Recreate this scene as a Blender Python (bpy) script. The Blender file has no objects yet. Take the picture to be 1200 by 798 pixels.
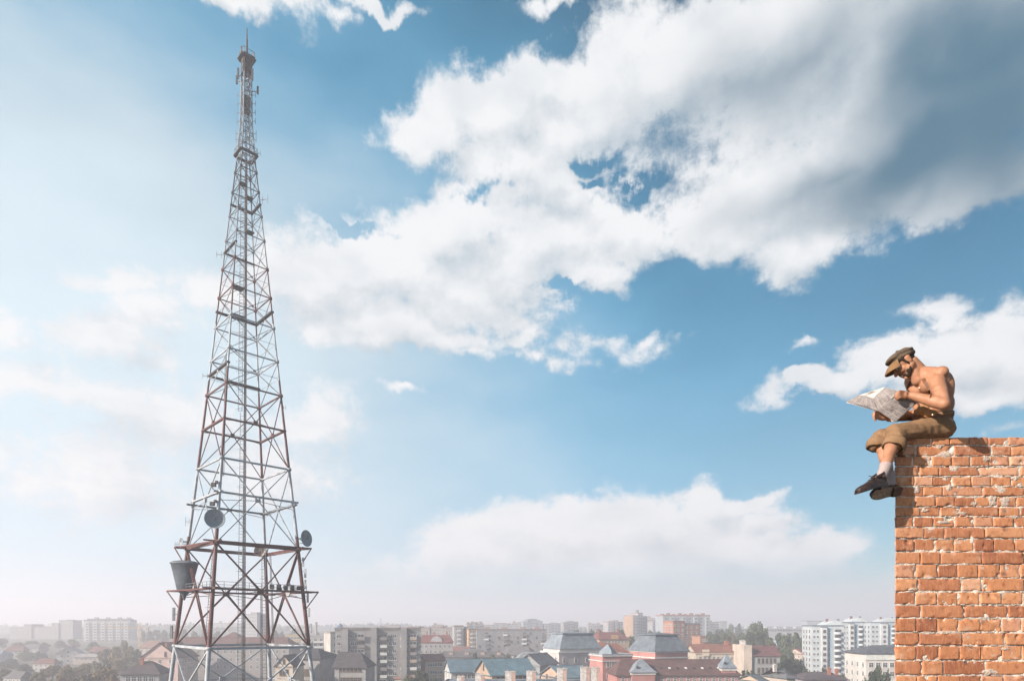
import bpy, bmesh, math, random
from math import sin, cos, pi, sqrt, atan2, asin, hypot
from mathutils import Vector, Matrix, Euler, noise
R = math.radians
random.seed(11)
scene = bpy.context.scene
COL = scene.collection

# ---------------------------------------------------------------- real-world layout
# camera at the origin of the plan, eye 26 m above the town, looking along +Y
F, HX, HY, EYE = 760.0, 600.0, 733.0, 26.0

def P(px, py, Y):
    return Vector(((px - HX) * Y / F, Y, EYE + (HY - py) * Y / F))

def lerp(a, b, t): return a + (b - a) * t
def sstep(a, b, x):
    t = max(0.0, min(1.0, (x - a) / (b - a)))
    return t * t * (3 - 2 * t)

# ---------------------------------------------------------------- scene tree helpers
def tag(o, label=None, cat=None, group=None, kind=None):
    if label: o['label'] = label
    if cat: o['category'] = cat
    if group: o['group'] = group
    if kind: o['kind'] = kind
    return o

def empty(name, loc=(0, 0, 0), rz=0.0):
    o = bpy.data.objects.new(name, None)
    COL.objects.link(o)
    o.location = loc
    o.rotation_euler = (0, 0, rz)
    o.empty_display_size = 0.2
    return o

class MB:
    """collects faces of boxes, beams, tubes and lathes into ONE mesh"""
    def __init__(s): s.v = []; s.f = []; s.m = []
    def face(s, pts, m=0):
        i = len(s.v); s.v += [tuple(p) for p in pts]
        s.f.append(tuple(range(i, i + len(pts)))); s.m.append(m)
    def add(s, verts, faces, m=0):
        i = len(s.v); s.v += [tuple(p) for p in verts]
        for f in faces: s.f.append(tuple(i + k for k in f)); s.m.append(m)
    def box(s, c, size, rot=None, m=0):
        c = Vector(c); hx, hy, hz = size[0] / 2, size[1] / 2, size[2] / 2
        vs = [Vector((x * hx, y * hy, z * hz)) for x in (-1, 1) for y in (-1, 1) for z in (-1, 1)]
        if rot is not None: vs = [rot @ v for v in vs]
        s.add([c + v for v in vs], [(0, 1, 3, 2), (4, 6, 7, 5), (0, 4, 5, 1), (2, 3, 7, 6), (0, 2, 6, 4), (1, 5, 7, 3)], m)
    def span(s, a, b, m=0):
        a = Vector(a); b = Vector(b)
        s.box((a + b) / 2, (abs(b.x - a.x), abs(b.y - a.y), abs(b.z - a.z)), m=m)
    def bar(s, p0, p1, w, h=None, m=0, up=(0, 0, 1)):
        p0 = Vector(p0); p1 = Vector(p1); h = h or w
        d = (p1 - p0)
        if d.length < 1e-6: return
        d.normalize(); up = Vector(up)
        if abs(d.dot(up)) > 0.98: up = Vector((1, 0, 0))
        x = d.cross(up).normalized(); y = x.cross(d).normalized()
        vs = []
        for p in (p0, p1):
            for a, b in ((-1, -1), (1, -1), (1, 1), (-1, 1)):
                vs.append(p + x * a * w / 2 + y * b * h / 2)
        s.add(vs, [(3, 2, 1, 0), (4, 5, 6, 7), (0, 1, 5, 4), (1, 2, 6, 5), (2, 3, 7, 6), (3, 0, 4, 7)], m)
    def tube(s, p0, p1, r0, r1=None, n=8, m=0, caps=True):
        p0 = Vector(p0); p1 = Vector(p1); r1 = r0 if r1 is None else r1
        d = (p1 - p0)
        if d.length < 1e-6: return
        d.normalize(); up = Vector((0, 0, 1)) if abs(d.z) < 0.95 else Vector((1, 0, 0))
        x = d.cross(up).normalized(); y = d.cross(x)
        vs = []
        for p, r in ((p0, r0), (p1, r1)):
            for k in range(n):
                a = 2 * pi * k / n
                vs.append(p + x * cos(a) * r + y * sin(a) * r)
        fs = [(k, (k + 1) % n, n + (k + 1) % n, n + k) for k in range(n)]
        if caps: fs += [tuple(range(n))[::-1], tuple(range(n, 2 * n))]
        s.add(vs, fs, m)
    def lathe(s, prof, base, axis=(0, 0, 1), n=16, m=0, close=False):
        """prof: list of (radius, height along the axis)"""
        base = Vector(base); d = Vector(axis).normalized()
        up = Vector((0, 0, 1)) if abs(d.z) < 0.95 else Vector((1, 0, 0))
        x = d.cross(up).normalized(); y = d.cross(x)
        vs = []; fs = []
        for r, h in prof:
            for k in range(n):
                a = 2 * pi * k / n
                vs.append(base + d * h + x * cos(a) * r + y * sin(a) * r)
        for i in range(len(prof) - 1):
            for k in range(n):
                fs.append((i * n + k, i * n + (k + 1) % n, (i + 1) * n + (k + 1) % n, (i + 1) * n + k))
        s.add(vs, fs, m)
    def mesh(s, name, mats, smooth=False):
        me = bpy.data.meshes.new(name)
        me.from_pydata(s.v, [], s.f)
        for mt in (mats if isinstance(mats, (list, tuple)) else [mats]): me.materials.append(mt)
        me.polygons.foreach_set('material_index', s.m)
        if smooth: me.polygons.foreach_set('use_smooth', [True] * len(s.f))
        if smooth:                                           # weld, so that the shading runs on over the edges
            bm = bmesh.new(); bm.from_mesh(me); bmesh.ops.remove_doubles(bm, verts=bm.verts, dist=2e-5); bm.to_mesh(me); bm.free()
        me.update()
        return me
    def build(s, name, mats, parent=None, smooth=False, loc=None):
        return link(name, s.mesh(name, mats, smooth), parent, loc)

def link(name, me, parent=None, loc=None):
    o = bpy.data.objects.new(name, me)
    COL.objects.link(o)
    if parent is not None: o.parent = parent
    if loc is not None: o.location = loc
    return o

def copy_tree(o, parent=None):
    c = o.copy(); COL.objects.link(c)
    if parent is not None: c.parent = parent
    for ch in list(o.children): copy_tree(ch, c)
    return c

# ---------------------------------------------------------------- materials
def setin(n, key, val):
    n.inputs[key].default_value = val

class Nodes:
    def __init__(s, tree): s.t = tree; s.n = tree.nodes; s.l = tree.links
    def new(s, typ, **kw):
        n = s.n.new(typ)
        for k, v in kw.items(): setattr(n, k, v)
        return n
    def con(s, a, b): s.l.new(a, b)
    def val(s, inp, v):
        if isinstance(v, bpy.types.NodeSocket): s.l.new(v, inp)
        else: inp.default_value = v
    def math(s, op, a, b=None, c=None, clamp=False):
        n = s.n.new('ShaderNodeMath'); n.operation = op; n.use_clamp = clamp
        s.val(n.inputs[0], a)
        if b is not None: s.val(n.inputs[1], b)
        if c is not None: s.val(n.inputs[2], c)
        return n.outputs[0]
    def vmath(s, op, a, b=None, scale=None):
        n = s.n.new('ShaderNodeVectorMath'); n.operation = op
        s.val(n.inputs[0], a)
        if b is not None: s.val(n.inputs[1], b)
        if scale is not None: s.val(n.inputs['Scale'], scale)
        return n.outputs['Value'] if op in ('LENGTH', 'DOT_PRODUCT', 'DISTANCE') else n.outputs[0]
    def noise(s, vec, scale, detail=4, rough=0.55, dist=0.0):
        n = s.n.new('ShaderNodeTexNoise')
        if vec is not None: s.l.new(vec, n.inputs['Vector'])
        n.inputs['Scale'].default_value = scale; n.inputs['Detail'].default_value = detail
        n.inputs['Roughness'].default_value = rough; n.inputs['Distortion'].default_value = dist
        return n
    def ramp(s, fac, a, b, va=0.0, vb=1.0, smooth=True):
        n = s.n.new('ShaderNodeMapRange'); n.interpolation_type = 'SMOOTHSTEP' if smooth else 'LINEAR'
        s.val(n.inputs['Value'], fac)
        s.val(n.inputs['From Min'], a); s.val(n.inputs['From Max'], b)
        s.val(n.inputs['To Min'], va); s.val(n.inputs['To Max'], vb)
        return n.outputs[0]
    def mix(s, fac, a, b, blend='MIX'):
        n = s.n.new('ShaderNodeMix'); n.data_type = 'RGBA'; n.blend_type = blend
        s.val(n.inputs[0], fac)
        s.val(n.inputs[6], a if isinstance(a, bpy.types.NodeSocket) or len(a) == 4 else (*a, 1))
        s.val(n.inputs[7], b if isinstance(b, bpy.types.NodeSocket) or len(b) == 4 else (*b, 1))
        return n.outputs[2]

def mat(name, col, rough=0.8, var=0.25, scale=1.0, bump=0.0, bscale=None, metal=0.0, col2=None, spec=0.3, coord='Object', detail=5):
    m = bpy.data.materials.new(name); m.use_nodes = True
    k = Nodes(m.node_tree); b = m.node_tree.nodes['Principled BSDF']
    b.inputs['Roughness'].default_value = rough
    b.inputs['Metallic'].default_value = metal
    b.inputs['Specular IOR Level'].default_value = spec
    tc = k.new('ShaderNodeTexCoord').outputs[coord]
    nz = k.noise(tc, scale, detail, 0.6)
    c2 = col2 or tuple(max(0, c * (1 - var)) for c in col)
    c1 = col if col2 else tuple(min(1, c * (1 + var * 0.6)) for c in col)
    f = k.ramp(nz.outputs[0], 0.3, 0.7)
    k.con(k.mix(f, c2, c1), b.inputs['Base Color'])
    if bump:
        bn = k.new('ShaderNodeBump'); bn.inputs['Strength'].default_value = bump
        bn.inputs['Distance'].default_value = 0.02
        nb = k.noise(tc, bscale or scale * 4, 6, 0.6)
        k.con(nb.outputs[0], bn.inputs['Height']); k.con(bn.outputs[0], b.inputs['Normal'])
    return m

# ---------------------------------------------------------------- camera and render settings
cam_d = bpy.data.cameras.new('camera'); cam = bpy.data.objects.new('camera', cam_d); COL.objects.link(cam)
cam.location = (0, 0, EYE); cam.rotation_euler = (R(90), 0, 0)
cam_d.sensor_width = 36.0; cam_d.lens = 36.0 * F / 1200.0
cam_d.shift_y = (HY - 399.0) / 1200.0
cam_d.clip_start = 0.1; cam_d.clip_end = 30000
scene.camera = cam
scene.render.engine = 'CYCLES'
scene.cycles.use_denoising = True
scene.cycles.use_adaptive_sampling = True
scene.cycles.adaptive_threshold = 0.02
scene.cycles.max_bounces = 6
scene.cycles.diffuse_bounces = 3
scene.cycles.glossy_bounces = 2
scene.cycles.transparent_max_bounces = 8
scene.cycles.volume_bounces = 2
scene.cycles.sample_clamp_indirect = 6
scene.view_settings.view_transform = 'Standard'
scene.view_settings.look = 'None'
scene.view_settings.gamma = 1.0
scene.view_settings.use_curve_mapping = False
EXPOSURE = 1.0
scene.view_settings.exposure = EXPOSURE
# ---------------------------------------------------------------- daylight
SUN = Vector((-0.80, -0.46, 0.44)).normalized()          # towards the sun: left, a little behind the camera
sun_d = bpy.data.lights.new('sun', 'SUN'); sun_d.energy = 5.0; sun_d.angle = R(0.6); sun_d.color = (1.0, 0.89, 0.76)
sun = bpy.data.objects.new('sun', sun_d); COL.objects.link(sun)
sun.rotation_euler = SUN.to_track_quat('Z', 'Y').to_euler(); sun.location = (-60, -40, 90)

def azel(px, py):
    x = (px - HX) / F; z = (HY - py) / F
    return atan2(x, 1.0), atan2(z, hypot(x, 1.0))

def cloud_blob(px, py, rx, ry, rot=0.0, w=1.0):
    a, e = azel(px, py)
    a0, _ = azel(px - rx, py); a1, _ = azel(px + rx, py)
    _, e0 = azel(px, py + ry); _, e1 = azel(px, py - ry)
    return (a, e, (a1 - a0) / 2, (e1 - e0) / 2, -R(rot), w)

# where the clouds stand in the sky (azimuth / elevation ellipses)
CLOUDS = [cloud_blob(*b) for b in [
    # the great bank, upper right
    (505, 150, 75, 48), (575, 140, 115, 62), (600, 195, 105, 50), (650, 90, 70, 45), (690, 120, 120, 75), (770, 75, 110, 90),
    (720, 270, 90, 50), (640, 225, 90, 45), (850, 60, 170, 120), (960, 60, 210, 150), (1100, 90, 230, 170), (1180, 40, 200, 160), (890, 220, 120, 80), (735, 200, 95, 60, 0, .5),
    (910, 285, 80, 50), (840, 260, 90, 50), (1010, 240, 140, 60), (1130, 215, 120, 55), (1040, 180, 180, 90),
    # the middle bank
    (375, 320, 95, 62), (460, 310, 120, 68), (430, 370, 130, 40), (540, 265, 110, 50), (560, 330, 130, 62), (640, 290, 100, 52), (690, 320, 70, 30), (500, 385, 90, 26),
    (700, 393, 90, 20, 8, 0.42), (612, 388, 40, 18, 0, 0.5), (550, 405, 34, 14, 0, 0.4), (640, 412, 70, 14, 10, 0.35), (760, 388, 22, 10, 0, .4),
    # right, behind the sitting man
    (1050, 430, 75, 40), (1110, 415, 85, 52), (1180, 405, 80, 58), (945, 455, 40, 20), (990, 460, 60, 16), (1130, 450, 120, 26), (946, 405, 20, 11, 0, 0.42), (1175, 487, 24, 12, 0, .3), (1085, 360, 50, 22, -10, .5), (900, 462, 30, 26, 0, .4),
    # low bank above the town
    (580, 645, 110, 52), (660, 625, 130, 56), (740, 625, 130, 56), (822, 590, 40, 36), (868, 600, 50, 16, -8), (830, 640, 140, 50), (925, 650, 100, 34), (700, 672, 300, 48), (985, 650, 34, 14), (880, 690, 240, 30, 0, .7),
    # pale ones on the left
    (140, 327, 70, 18, -4, .5), (120, 392, 95, 42, 0, .6), (175, 370, 70, 26, 0, .5), (245, 355, 70, 34, 0, .7), (5, 380, 44, 28, 0, .5), (50, 450, 120, 40, 0, .6), (200, 480, 140, 50, 0, .6),
    (370, 490, 60, 50, 0, .55), (330, 560, 110, 56, 0, .5), (120, 560, 200, 66, 0, .5), (480, 445, 26, 9, 0, .4),
    # along the top edge
    (245, -6, 120, 34), (310, -2, 60, 26), (440, -2, 60, 16, 0, .8), (392, 10, 26, 14, 0, .35), (665, 2, 60, 14, 0, .5), (622, 8, 20, 16, 0, .4), (715, 2, 30, 16, 0, .5),
]]
HOLES = [cloud_blob(*b) for b in [(700, 185, 50, 20, 0, .42), (752, 205, 46, 26, 0, .48), (690, 215, 30, 10, 0, .4), (570, 235, 60, 14, -10, .25), (800, 330, 50, 20, 0, .5), (420, 260, 60, 12, 0, .5), (655, 345, 40, 10, 0, .35)]]
DARKS = [cloud_blob(*b) for b in [(1090, 180, 190, 60, -5, 1.0), (1130, 80, 160, 130, 0, 1.0), (930, 60, 200, 75, -8, .55), (980, 195, 160, 40, -12, .6), (1180, 140, 120, 140, 0, .9), (800, 150, 120, 40, 0, .25),
                                  (640, 680, 190, 26, 0, .2), (850, 684, 170, 20, 0, .2), (460, 385, 150, 26, 0, .15), (1120, 455, 120, 20, 0, .25), (700, 120, 140, 40, -20, .12)]]

def chain(k, v, acc):
    # makes the next ellipse wait for the last one (keeps the shader's working memory small)
    n = k.new('ShaderNodeVectorMath', operation='MULTIPLY_ADD')
    k.con(acc, n.inputs[0]); n.inputs[1].default_value = (1e-7, 1e-7, 0); k.con(v, n.inputs[2])
    return n.outputs[0]

def build_world():
    w = bpy.data.worlds.new('World'); scene.world = w; w.use_nodes = True
    nt = w.node_tree; nt.nodes.clear(); k = Nodes(nt)
    out = k.new('ShaderNodeOutputWorld'); bg = k.new('ShaderNodeBackground')
    sky = k.new('ShaderNodeTexSky'); sky.sky_type = 'NISHITA'; sky.sun_disc = False
    sky.sun_elevation = asin(SUN.z); sky.sun_rotation = atan2(SUN.x, SUN.y)
    sky.altitude = 100; sky.air_density = SKY['air']; sky.dust_density = SKY['dust']; sky.ozone_density = SKY['ozone']
    d = k.new('ShaderNodeTexCoord').outputs['Generated']
    d = k.vmath('NORMALIZE', d)
    sx = k.new('ShaderNodeSeparateXYZ'); k.con(d, sx.inputs[0])
    az = k.math('ARCTAN2', sx.outputs[0], sx.outputs[1]); el = k.math('ARCSINE', sx.outputs[2])
    cb = k.new('ShaderNodeCombineXYZ'); k.con(az, cb.inputs[0]); k.con(el, cb.inputs[1])
    p = cb.outputs[0]

    # density group: ellipses joined smoothly, minus holes, roughened by noise
    g = bpy.data.node_groups.new('cloud_density', 'ShaderNodeTree')
    g.interface.new_socket('p', in_out='INPUT', socket_type='NodeSocketVector')
    g.interface.new_socket('d', in_out='OUTPUT', socket_type='NodeSocketFloat')
    q = Nodes(g); gi = q.new('NodeGroupInput'); go = q.new('NodeGroupOutput')
    pv = gi.outputs[0]
    def warp(scale, amp, det):
        n = q.noise(pv, scale, det, 0.55)
        return q.vmath('SCALE', q.vmath('SUBTRACT', n.outputs['Color'], (0.5, 0.5, 0.5)), scale=amp)
    pw = q.vmath('ADD', pv, warp(7.0, 0.10, 2)); pw = q.vmath('ADD', pw, warp(22.0, 0.035, 4))
    pw = q.vmath('ADD', pw, warp(70.0, 0.014, 4)); pw = q.vmath('MULTIPLY', pw, (1, 1, 0))
    def blobs(lst, start):
        acc = None
        for a, e, ra, re, rot, wt in lst:
            mp = q.new('ShaderNodeMapping', vector_type='TEXTURE')
            q.con(pw if acc is None else chain(q, pw, acc), mp.inputs['Vector'])
            mp.inputs['Location'].default_value = (a, e, 0); mp.inputs['Rotation'].default_value = (0, 0, rot)
            mp.inputs['Scale'].default_value = (ra, re, 1)
            r = q.vmath('LENGTH', mp.outputs[0])
            b = q.math('MULTIPLY', q.math('SUBTRACT', 1.0, r), wt)
            b = q.math('MAXIMUM', b, -0.7)
            acc = b if acc is None else q.math('SMOOTH_MAX', acc, b, 0.22)
        return acc
    D = blobs(CLOUDS, 0)
    pw = chain(q, pw, D)
    H = q.math('MAXIMUM', blobs(HOLES, 0), 0.0)
    hn = q.noise(pv, 30.0, 5, 0.6)
    D = q.math('MULTIPLY_ADD', q.math('MULTIPLY', H, q.ramp(hn.outputs[0], 0.35, 0.62, 0.25, 1.5)), -1.5, D)
    stretch = q.vmath('MULTIPLY', pv, (1.0, 1.5, 1.0))
    n1 = q.noise(stretch, 12.0, 12, 0.68, 0.2)
    D = q.math('MULTIPLY_ADD', q.math('SUBTRACT', n1.outputs[0], 0.5), 1.15, D)
    n2 = q.noise(pv, 55.0, 5, 0.62)
    D = q.math('MULTIPLY_ADD', q.math('SUBTRACT', n2.outputs[0], 0.5), 0.5, D)
    q.con(D, go.inputs[0])
    def dens(v):
        n = k.new('ShaderNodeGroup'); n.node_tree = g; k.con(v, n.inputs[0]); return n.outputs[0]
    D0 = dens(p)
    D1 = dens(k.vmath('ADD', chain(k, p, D0), (-0.030, 0.032, 0)))           # a step towards the sun
    alpha = k.math('MULTIPLY', k.ramp(D0, -0.05, 0.40), k.ramp(el, 0.02, 0.115))
    relief = k.math('MULTIPLY_ADD', k.math('SUBTRACT', D0, D1), 0.80, 0.82, clamp=True)
    sn = k.noise(k.vmath('MULTIPLY', p, (1.0, 1.7, 1.0)), 8.0, 7, 0.55)
    relief = k.math('SUBTRACT', relief, k.ramp(sn.outputs[0], 0.42, 0.68, 0.0, 0.32), clamp=True)
    # thick, grey parts
    p = chain(k, p, relief)
    acc = None
    for a, e, ra, re, rot, wt in DARKS:
        mp = k.new('ShaderNodeMapping', vector_type='TEXTURE')
        wn = k.noise(p, 6.0, 3, 0.5)
        pw2 = k.vmath('MULTIPLY', k.vmath('ADD', p, k.vmath('SCALE', k.vmath('SUBTRACT', wn.outputs['Color'], (0.5, 0.5, 0.5)), scale=0.12)), (1, 1, 0)) if acc is None else pw2
        k.con(pw2 if acc is None else chain(k, pw2, acc), mp.inputs['Vector'])
        mp.inputs['Location'].default_value = (a, e, 0); mp.inputs['Rotation'].default_value = (0, 0, rot)
        mp.inputs['Scale'].default_value = (ra * 1.5, re * 1.5, 1)
        b = k.math('MULTIPLY', k.math('SUBTRACT', 1.0, k.vmath('LENGTH', mp.outputs[0])), wt)
        acc = b if acc is None else k.math('SMOOTH_MAX', acc, b, 0.2)
    dark = k.ramp(acc, 0.0, 0.85)
    nd = k.noise(k.vmath('MULTIPLY', p, (1.0, 1.6, 1.0)), 5.0, 6, 0.5)
    dark = k.math('MULTIPLY', dark, k.ramp(nd.outputs[0], 0.25, 0.6, 0.84, 1.0))
    C = SKY['cloud']
    white = tuple(c * C for c in (0.97, 0.985, 1.0)); grey = tuple(c * C for c in (0.50, 0.60, 0.68)); deep = tuple(c * C for c in (0.05, 0.180, 0.280))
    col = k.mix(relief, grey, white)
    col = k.mix(dark, col, deep)
    # thin veil of high cloud, thickest to the left
    va, ve = azel(40, 520)
    mp = k.new('ShaderNodeMapping', vector_type='TEXTURE'); k.con(p, mp.inputs['Vector'])
    mp.inputs['Location'].default_value = (va - .15, ve, 0); mp.inputs['Scale'].default_value = (SKY['veil_w'], 0.95, 1)
    vn = k.noise(k.vmath('MULTIPLY', p, (1.0, 2.2, 1.0)), 3.0, 5, 0.5)
    veil = k.ramp(k.math('MULTIPLY_ADD', k.math('SUBTRACT', vn.outputs[0], 0.5), 0.35, k.math('SUBTRACT', 1.0, k.vmath('LENGTH', mp.outputs[0]))), 0.06, 0.92, 0.0, SKY['veil'])
    hsv = k.new('ShaderNodeHueSaturation'); k.con(sky.outputs[0], hsv.inputs['Color'])
    hsv.inputs['Saturation'].default_value = SKY['sat']; hsv.inputs['Hue'].default_value = SKY['hue']; hsv.inputs['Value'].default_value = SKY['val']
    vc = k.mix(k.ramp(veil, 0.05, 0.75), tuple(c * C for c in (0.10, 0.86, 1.42)), tuple(c * C for c in (0.84, 1.0, 1.08)))
    base = k.mix(veil, hsv.outputs[0], vc)
    base = k.mix(k.ramp(el, 0.06, 0.50, 0.36, 0.0), base, tuple(c * C for c in (0.44, 0.72, 0.92)))   # dust low in the sky
    fin = k.mix(alpha, base, col)
    k.con(fin, bg.inputs[0]); bg.inputs[1].default_value = SKY['strength']
    k.con(bg.outputs[0], out.inputs[0])
    w.cycles.sampling_method = 'MANUAL'; w.cycles.sample_map_resolution = 512

SKY = dict(air=1.0, dust=1.2, ozone=3.0, strength=0.06, cloud=7.9, veil=0.95, veil_w=1.55, sat=2.1, hue=0.472, val=0.84)
build_world()

# ---------------------------------------------------------------- the air of the town
HAZE_DENSITY = 0.00102
def build_haze():
    m = bpy.data.materials.new('haze_air'); m.use_nodes = True
    nt = m.node_tree; nt.nodes.clear()
    o = nt.nodes.new('ShaderNodeOutputMaterial'); v = nt.nodes.new('ShaderNodeVolumePrincipled')
    v.inputs['Color'].default_value = (0.96, 0.93, 1.0, 1); v.inputs['Density'].default_value = HAZE_DENSITY
    v.inputs['Anisotropy'].default_value = 0.2
    nt.links.new(v.outputs[0], o.inputs['Volume'])
    b = MB(); b.span((-3600, -700, -14), (3600, 4200, 113))
    h = b.build('haze', m)
    tag(h, 'pale haze hanging over the whole town', 'haze', kind='stuff')
build_haze()
# ---------------------------------------------------------------- the lattice telecom tower
TY = 92.7; TS = F / TY                                     # 8.2 photo pixels to the metre at the tower
def th(py): return EYE + (HY - py) / TS                    # height above ground of a photo row
def tr(h):                                                 # half diagonal of the square plan
    py = HY - (h - EYE) * TS
    pts = [(36, 4.5), (66, 5.6), (105, 6.2), (150, 7.2), (172, 9.6), (190, 11.0), (230, 16.0), (300, 24.6), (400, 36.2), (505, 48.3), (640, 65.0), (798, 84.0), (960, 103.5)]
    for (a, ra), (b, rb) in zip(pts, pts[1:]):
        if a <= py <= b: return (ra + (rb - ra) * (py - a) / (b - a)) / TS
    return (pts[0][1] if py < 36 else pts[-1][1]) / TS
TDIR = [Vector((0, -1, 0)), Vector((1, 0, 0)), Vector((0, 1, 0)), Vector((-1, 0, 0))]   # near, right, far, left corner
def TC(k, h, f=1.0): return TDIR[k % 4] * tr(h) * f + Vector((0, 0, h))

T_RED = mat('tower_red_paint', (0.125, 0.052, 0.048), 0.6, 0.35, 0.9, spec=0.3)
T_WHITE = mat('tower_white_paint', (0.36, 0.38, 0.41), 0.55, 0.25, 0.8, spec=0.35)
T_GREY = mat('tower_galvanised', (0.17, 0.18, 0.20), 0.5, 0.3, 1.2, spec=0.4)
T_DARK = mat('tower_dark_steel', (0.045, 0.038, 0.04), 0.6, 0.3, 1.2)
T_DISH = mat('dish_grey_paint', (0.23, 0.27, 0.30), 0.55, 0.18, 2.0)
T_DISHB = mat('dish_back_paint', (0.26, 0.27, 0.29), 0.6, 0.2, 2.0)
T_DRUM = mat('dish_drum_rust', (0.42, 0.33, 0.28), 0.7, 0.3, 2.0)
TM = [T_RED, T_WHITE, T_GREY, T_DARK]
BANDS = [(0, 89, 3), (89, 118, 2), (118, 190, 2), (190, 252, 3), (252, 313, 2), (313, 380, 0), (380, 446, 1), (446, 551, 0), (551, 629, 1), (629, 757, 0), (757, 1200, 1)]
def tband(h):
    py = HY - (h - EYE) * TS
    for a, b, m in BANDS:
        if a <= py < b: return m
    return 1

def build_tower():
    base = Vector(((282 - HX) * TY / F, TY, 0))
    t = empty('lattice_tower', base, R(-1.2))
    t.rotation_euler = (0, R(0.47), R(-1.2))
    tag(t, 'tall red and white steel lattice tower carrying microwave dishes and a horn antenna', 'radio tower')
    lev = [th(p) for p in (935, 845, 757, 644, 550, 464, 424, 385, 350, 316.5, 283, 254, 226, 203, 186)]
    mast = [th(p) for p in (186, 172, 158, 146, 134, 122, 110, 99, 88, 66)]
    lev[0] = 0.3
    bp = sorted(set([0.3] + [th(b) for _, b, _ in BANDS if 66 < b < 900] + lev + mast))
    for k in range(4):
        g = MB()
        for a, b in zip(bp, bp[1:]):
            if a >= th(66) - 0.01: break
            w = lambda h: lerp(0.30, 0.078, sstep(0, 1, (h - 10) / 75)) if h < th(190) else 0.085
            g.tube(TC(k, a), TC(k, b), w(a), w(b), 10, tband((a + b) / 2), caps=False)
        for h in lev[1:-1]:                                 # bolted flange collars
            rr = lerp(0.50, 0.17, min(1, (h - 10) / 75))
            g.tube(TC(k, h - 0.18), TC(k, h + 0.18), rr, rr, 10, tband(h - 0.2))
        g.build('leg', TM, t, True)
        f = MB(); f.tube(TC(k, -0.6), TC(k, 0.35), 1.1, 0.9, 12); f.build('footing', mat_conc, t)
    # rings of horizontals, cross braces with a gusset plate in each panel
    for i, h in enumerate(lev[1:]):
        w = lerp(0.34, 0.085, min(1, (h - 10) / 70))
        g = MB()
        for k in range(4): g.bar(TC(k, h), TC(k + 1, h), w, w * 1.15, tband(h - 0.3))
        g.build('horizontal_ring', TM, t)
    for i in range(len(lev) - 1):
        a, b = lev[i], lev[i + 1]; mid = (a + b) / 2; w = lerp(0.19, 0.052, min(1, (a - 5) / 70))
        for k in range(4):
            g = MB(); m = tband(mid)
            ra, rb = tr(a), tr(b); tc = ra / (ra + rb); hc = lerp(a, b, tc)
            c = (TC(k, hc) + TC(k + 1, hc)) / 2
            off = (TDIR[k] + TDIR[(k + 1) % 4]).normalized()
            g.bar(TC(k, a), TC(k + 1, b), w, w, m, up=off)
            g.bar(TC(k + 1, a) + off * w * 1.02, TC(k, b) + off * w * 1.02, w, w, m, up=off)
            tx = (TC(k + 1, hc) - TC(k, hc)).normalized(); s = w * (3.4 if i < 6 else 2.6)
            rot = Matrix((tx, off, Vector((0, 0, 1)))).transposed()
            g.box(c + off * w * 0.52, (s * 1.5, w * 2.4, s), rot, m)
            # light secondary members that halve the panel
            if i >= 5:
                q = lerp(a, b, 0.5)
                g.bar(TC(k, q), TC(k + 1, q), w * 0.55, w * 0.55, m)
            else:
                w2 = w * 0.6
                g.bar(TC(k, lerp(a, b, .5)), c, w2, w2, m); g.bar(TC(k + 1, lerp(a, b, .5)), c, w2, w2, m)
            g.build('cross_brace', TM, t)
    for i in range(len(mast) - 1):
        a, b = mast[i], mast[i + 1]
        g = MB(); m = tband((a + b) / 2)
        for k in range(4):
            g.bar(TC(k, a), TC(k + 1, a), 0.07, 0.07, m)
            g.bar(TC(k, a), TC(k + 1, b), 0.055, 0.055, m); g.bar(TC(k + 1, a), TC(k, b), 0.055, 0.055, m)
        g.build('mast_panel', TM, t)
    # diaphragm bracing at the mid rings, girders and walkways
    def girder(py, pairs, w, over, m, name='walkway'):
        h = th(py); g = MB()
        for k0, k1 in pairs:
            p0, p1 = TC(k0, h), TC(k1, h); d = (p1 - p0).normalized()
            g.bar(p0 - d * over, p1 + d * over, w, w * 0.55, m)
        return g.build(name, TM, t)
    girder(505, ((0, 1), (1, 2), (2, 3), (3, 0)), 0.34, 0.2, 0, 'middle_ring')
    girder(592, ((3, 2), (2, 1)), 0.42, 0.9, 2); girder(588, ((3, 0), (0, 1)), 0.40, 0.8, 1)
    girder(441, ((3, 2), (3, 0)), 0.42, 0.2, 3); girder(366, ((3, 2), (2, 1)), 0.42, 0.2, 3)
    girder(297, ((3, 2), (3, 0)), 0.32, 0.1, 3); girder(240, ((3, 2), (2, 1)), 0.34, 0.1, 3)
    girder(642, ((0, 1), (1, 2), (2, 3), (3, 0)), 0.32, 1.6, 0)
    girder(693, ((0, 1), (1, 2), (2, 3), (3, 0)), 0.46, 1.3, 0)
    # deep front girder with its hand rail, K struts below it
    for py, up in ((693, 0.9),):
        h = th(py); g = MB()
        for k in range(4):
            p0, p1 = TC(k, h, 1.06), TC(k + 1, h, 1.06)
            for z in (0.5, up): g.bar(p0 + Vector((0, 0, z)), p1 + Vector((0, 0, z)), 0.05, 0.05, 2)
            for s in range(9): g.bar(p0.lerp(p1, s / 8), p0.lerp(p1, s / 8) + Vector((0, 0, up)), 0.05, 0.05, 2)
        g.build('handrail', TM, t)
        for k in range(4):
            g = MB(); m0 = (TC(k, h) + TC(k + 1, h)) / 2
            g.bar(m0, TC(k, th(757)), 0.15, 0.15, 0); g.bar(m0, TC(k + 1, th(757)), 0.15, 0.15, 0)
            g.bar(TC(k, th(644)), m0, 0.2, 0.2, 0)
            g.build('knee_brace', TM, t)
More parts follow.
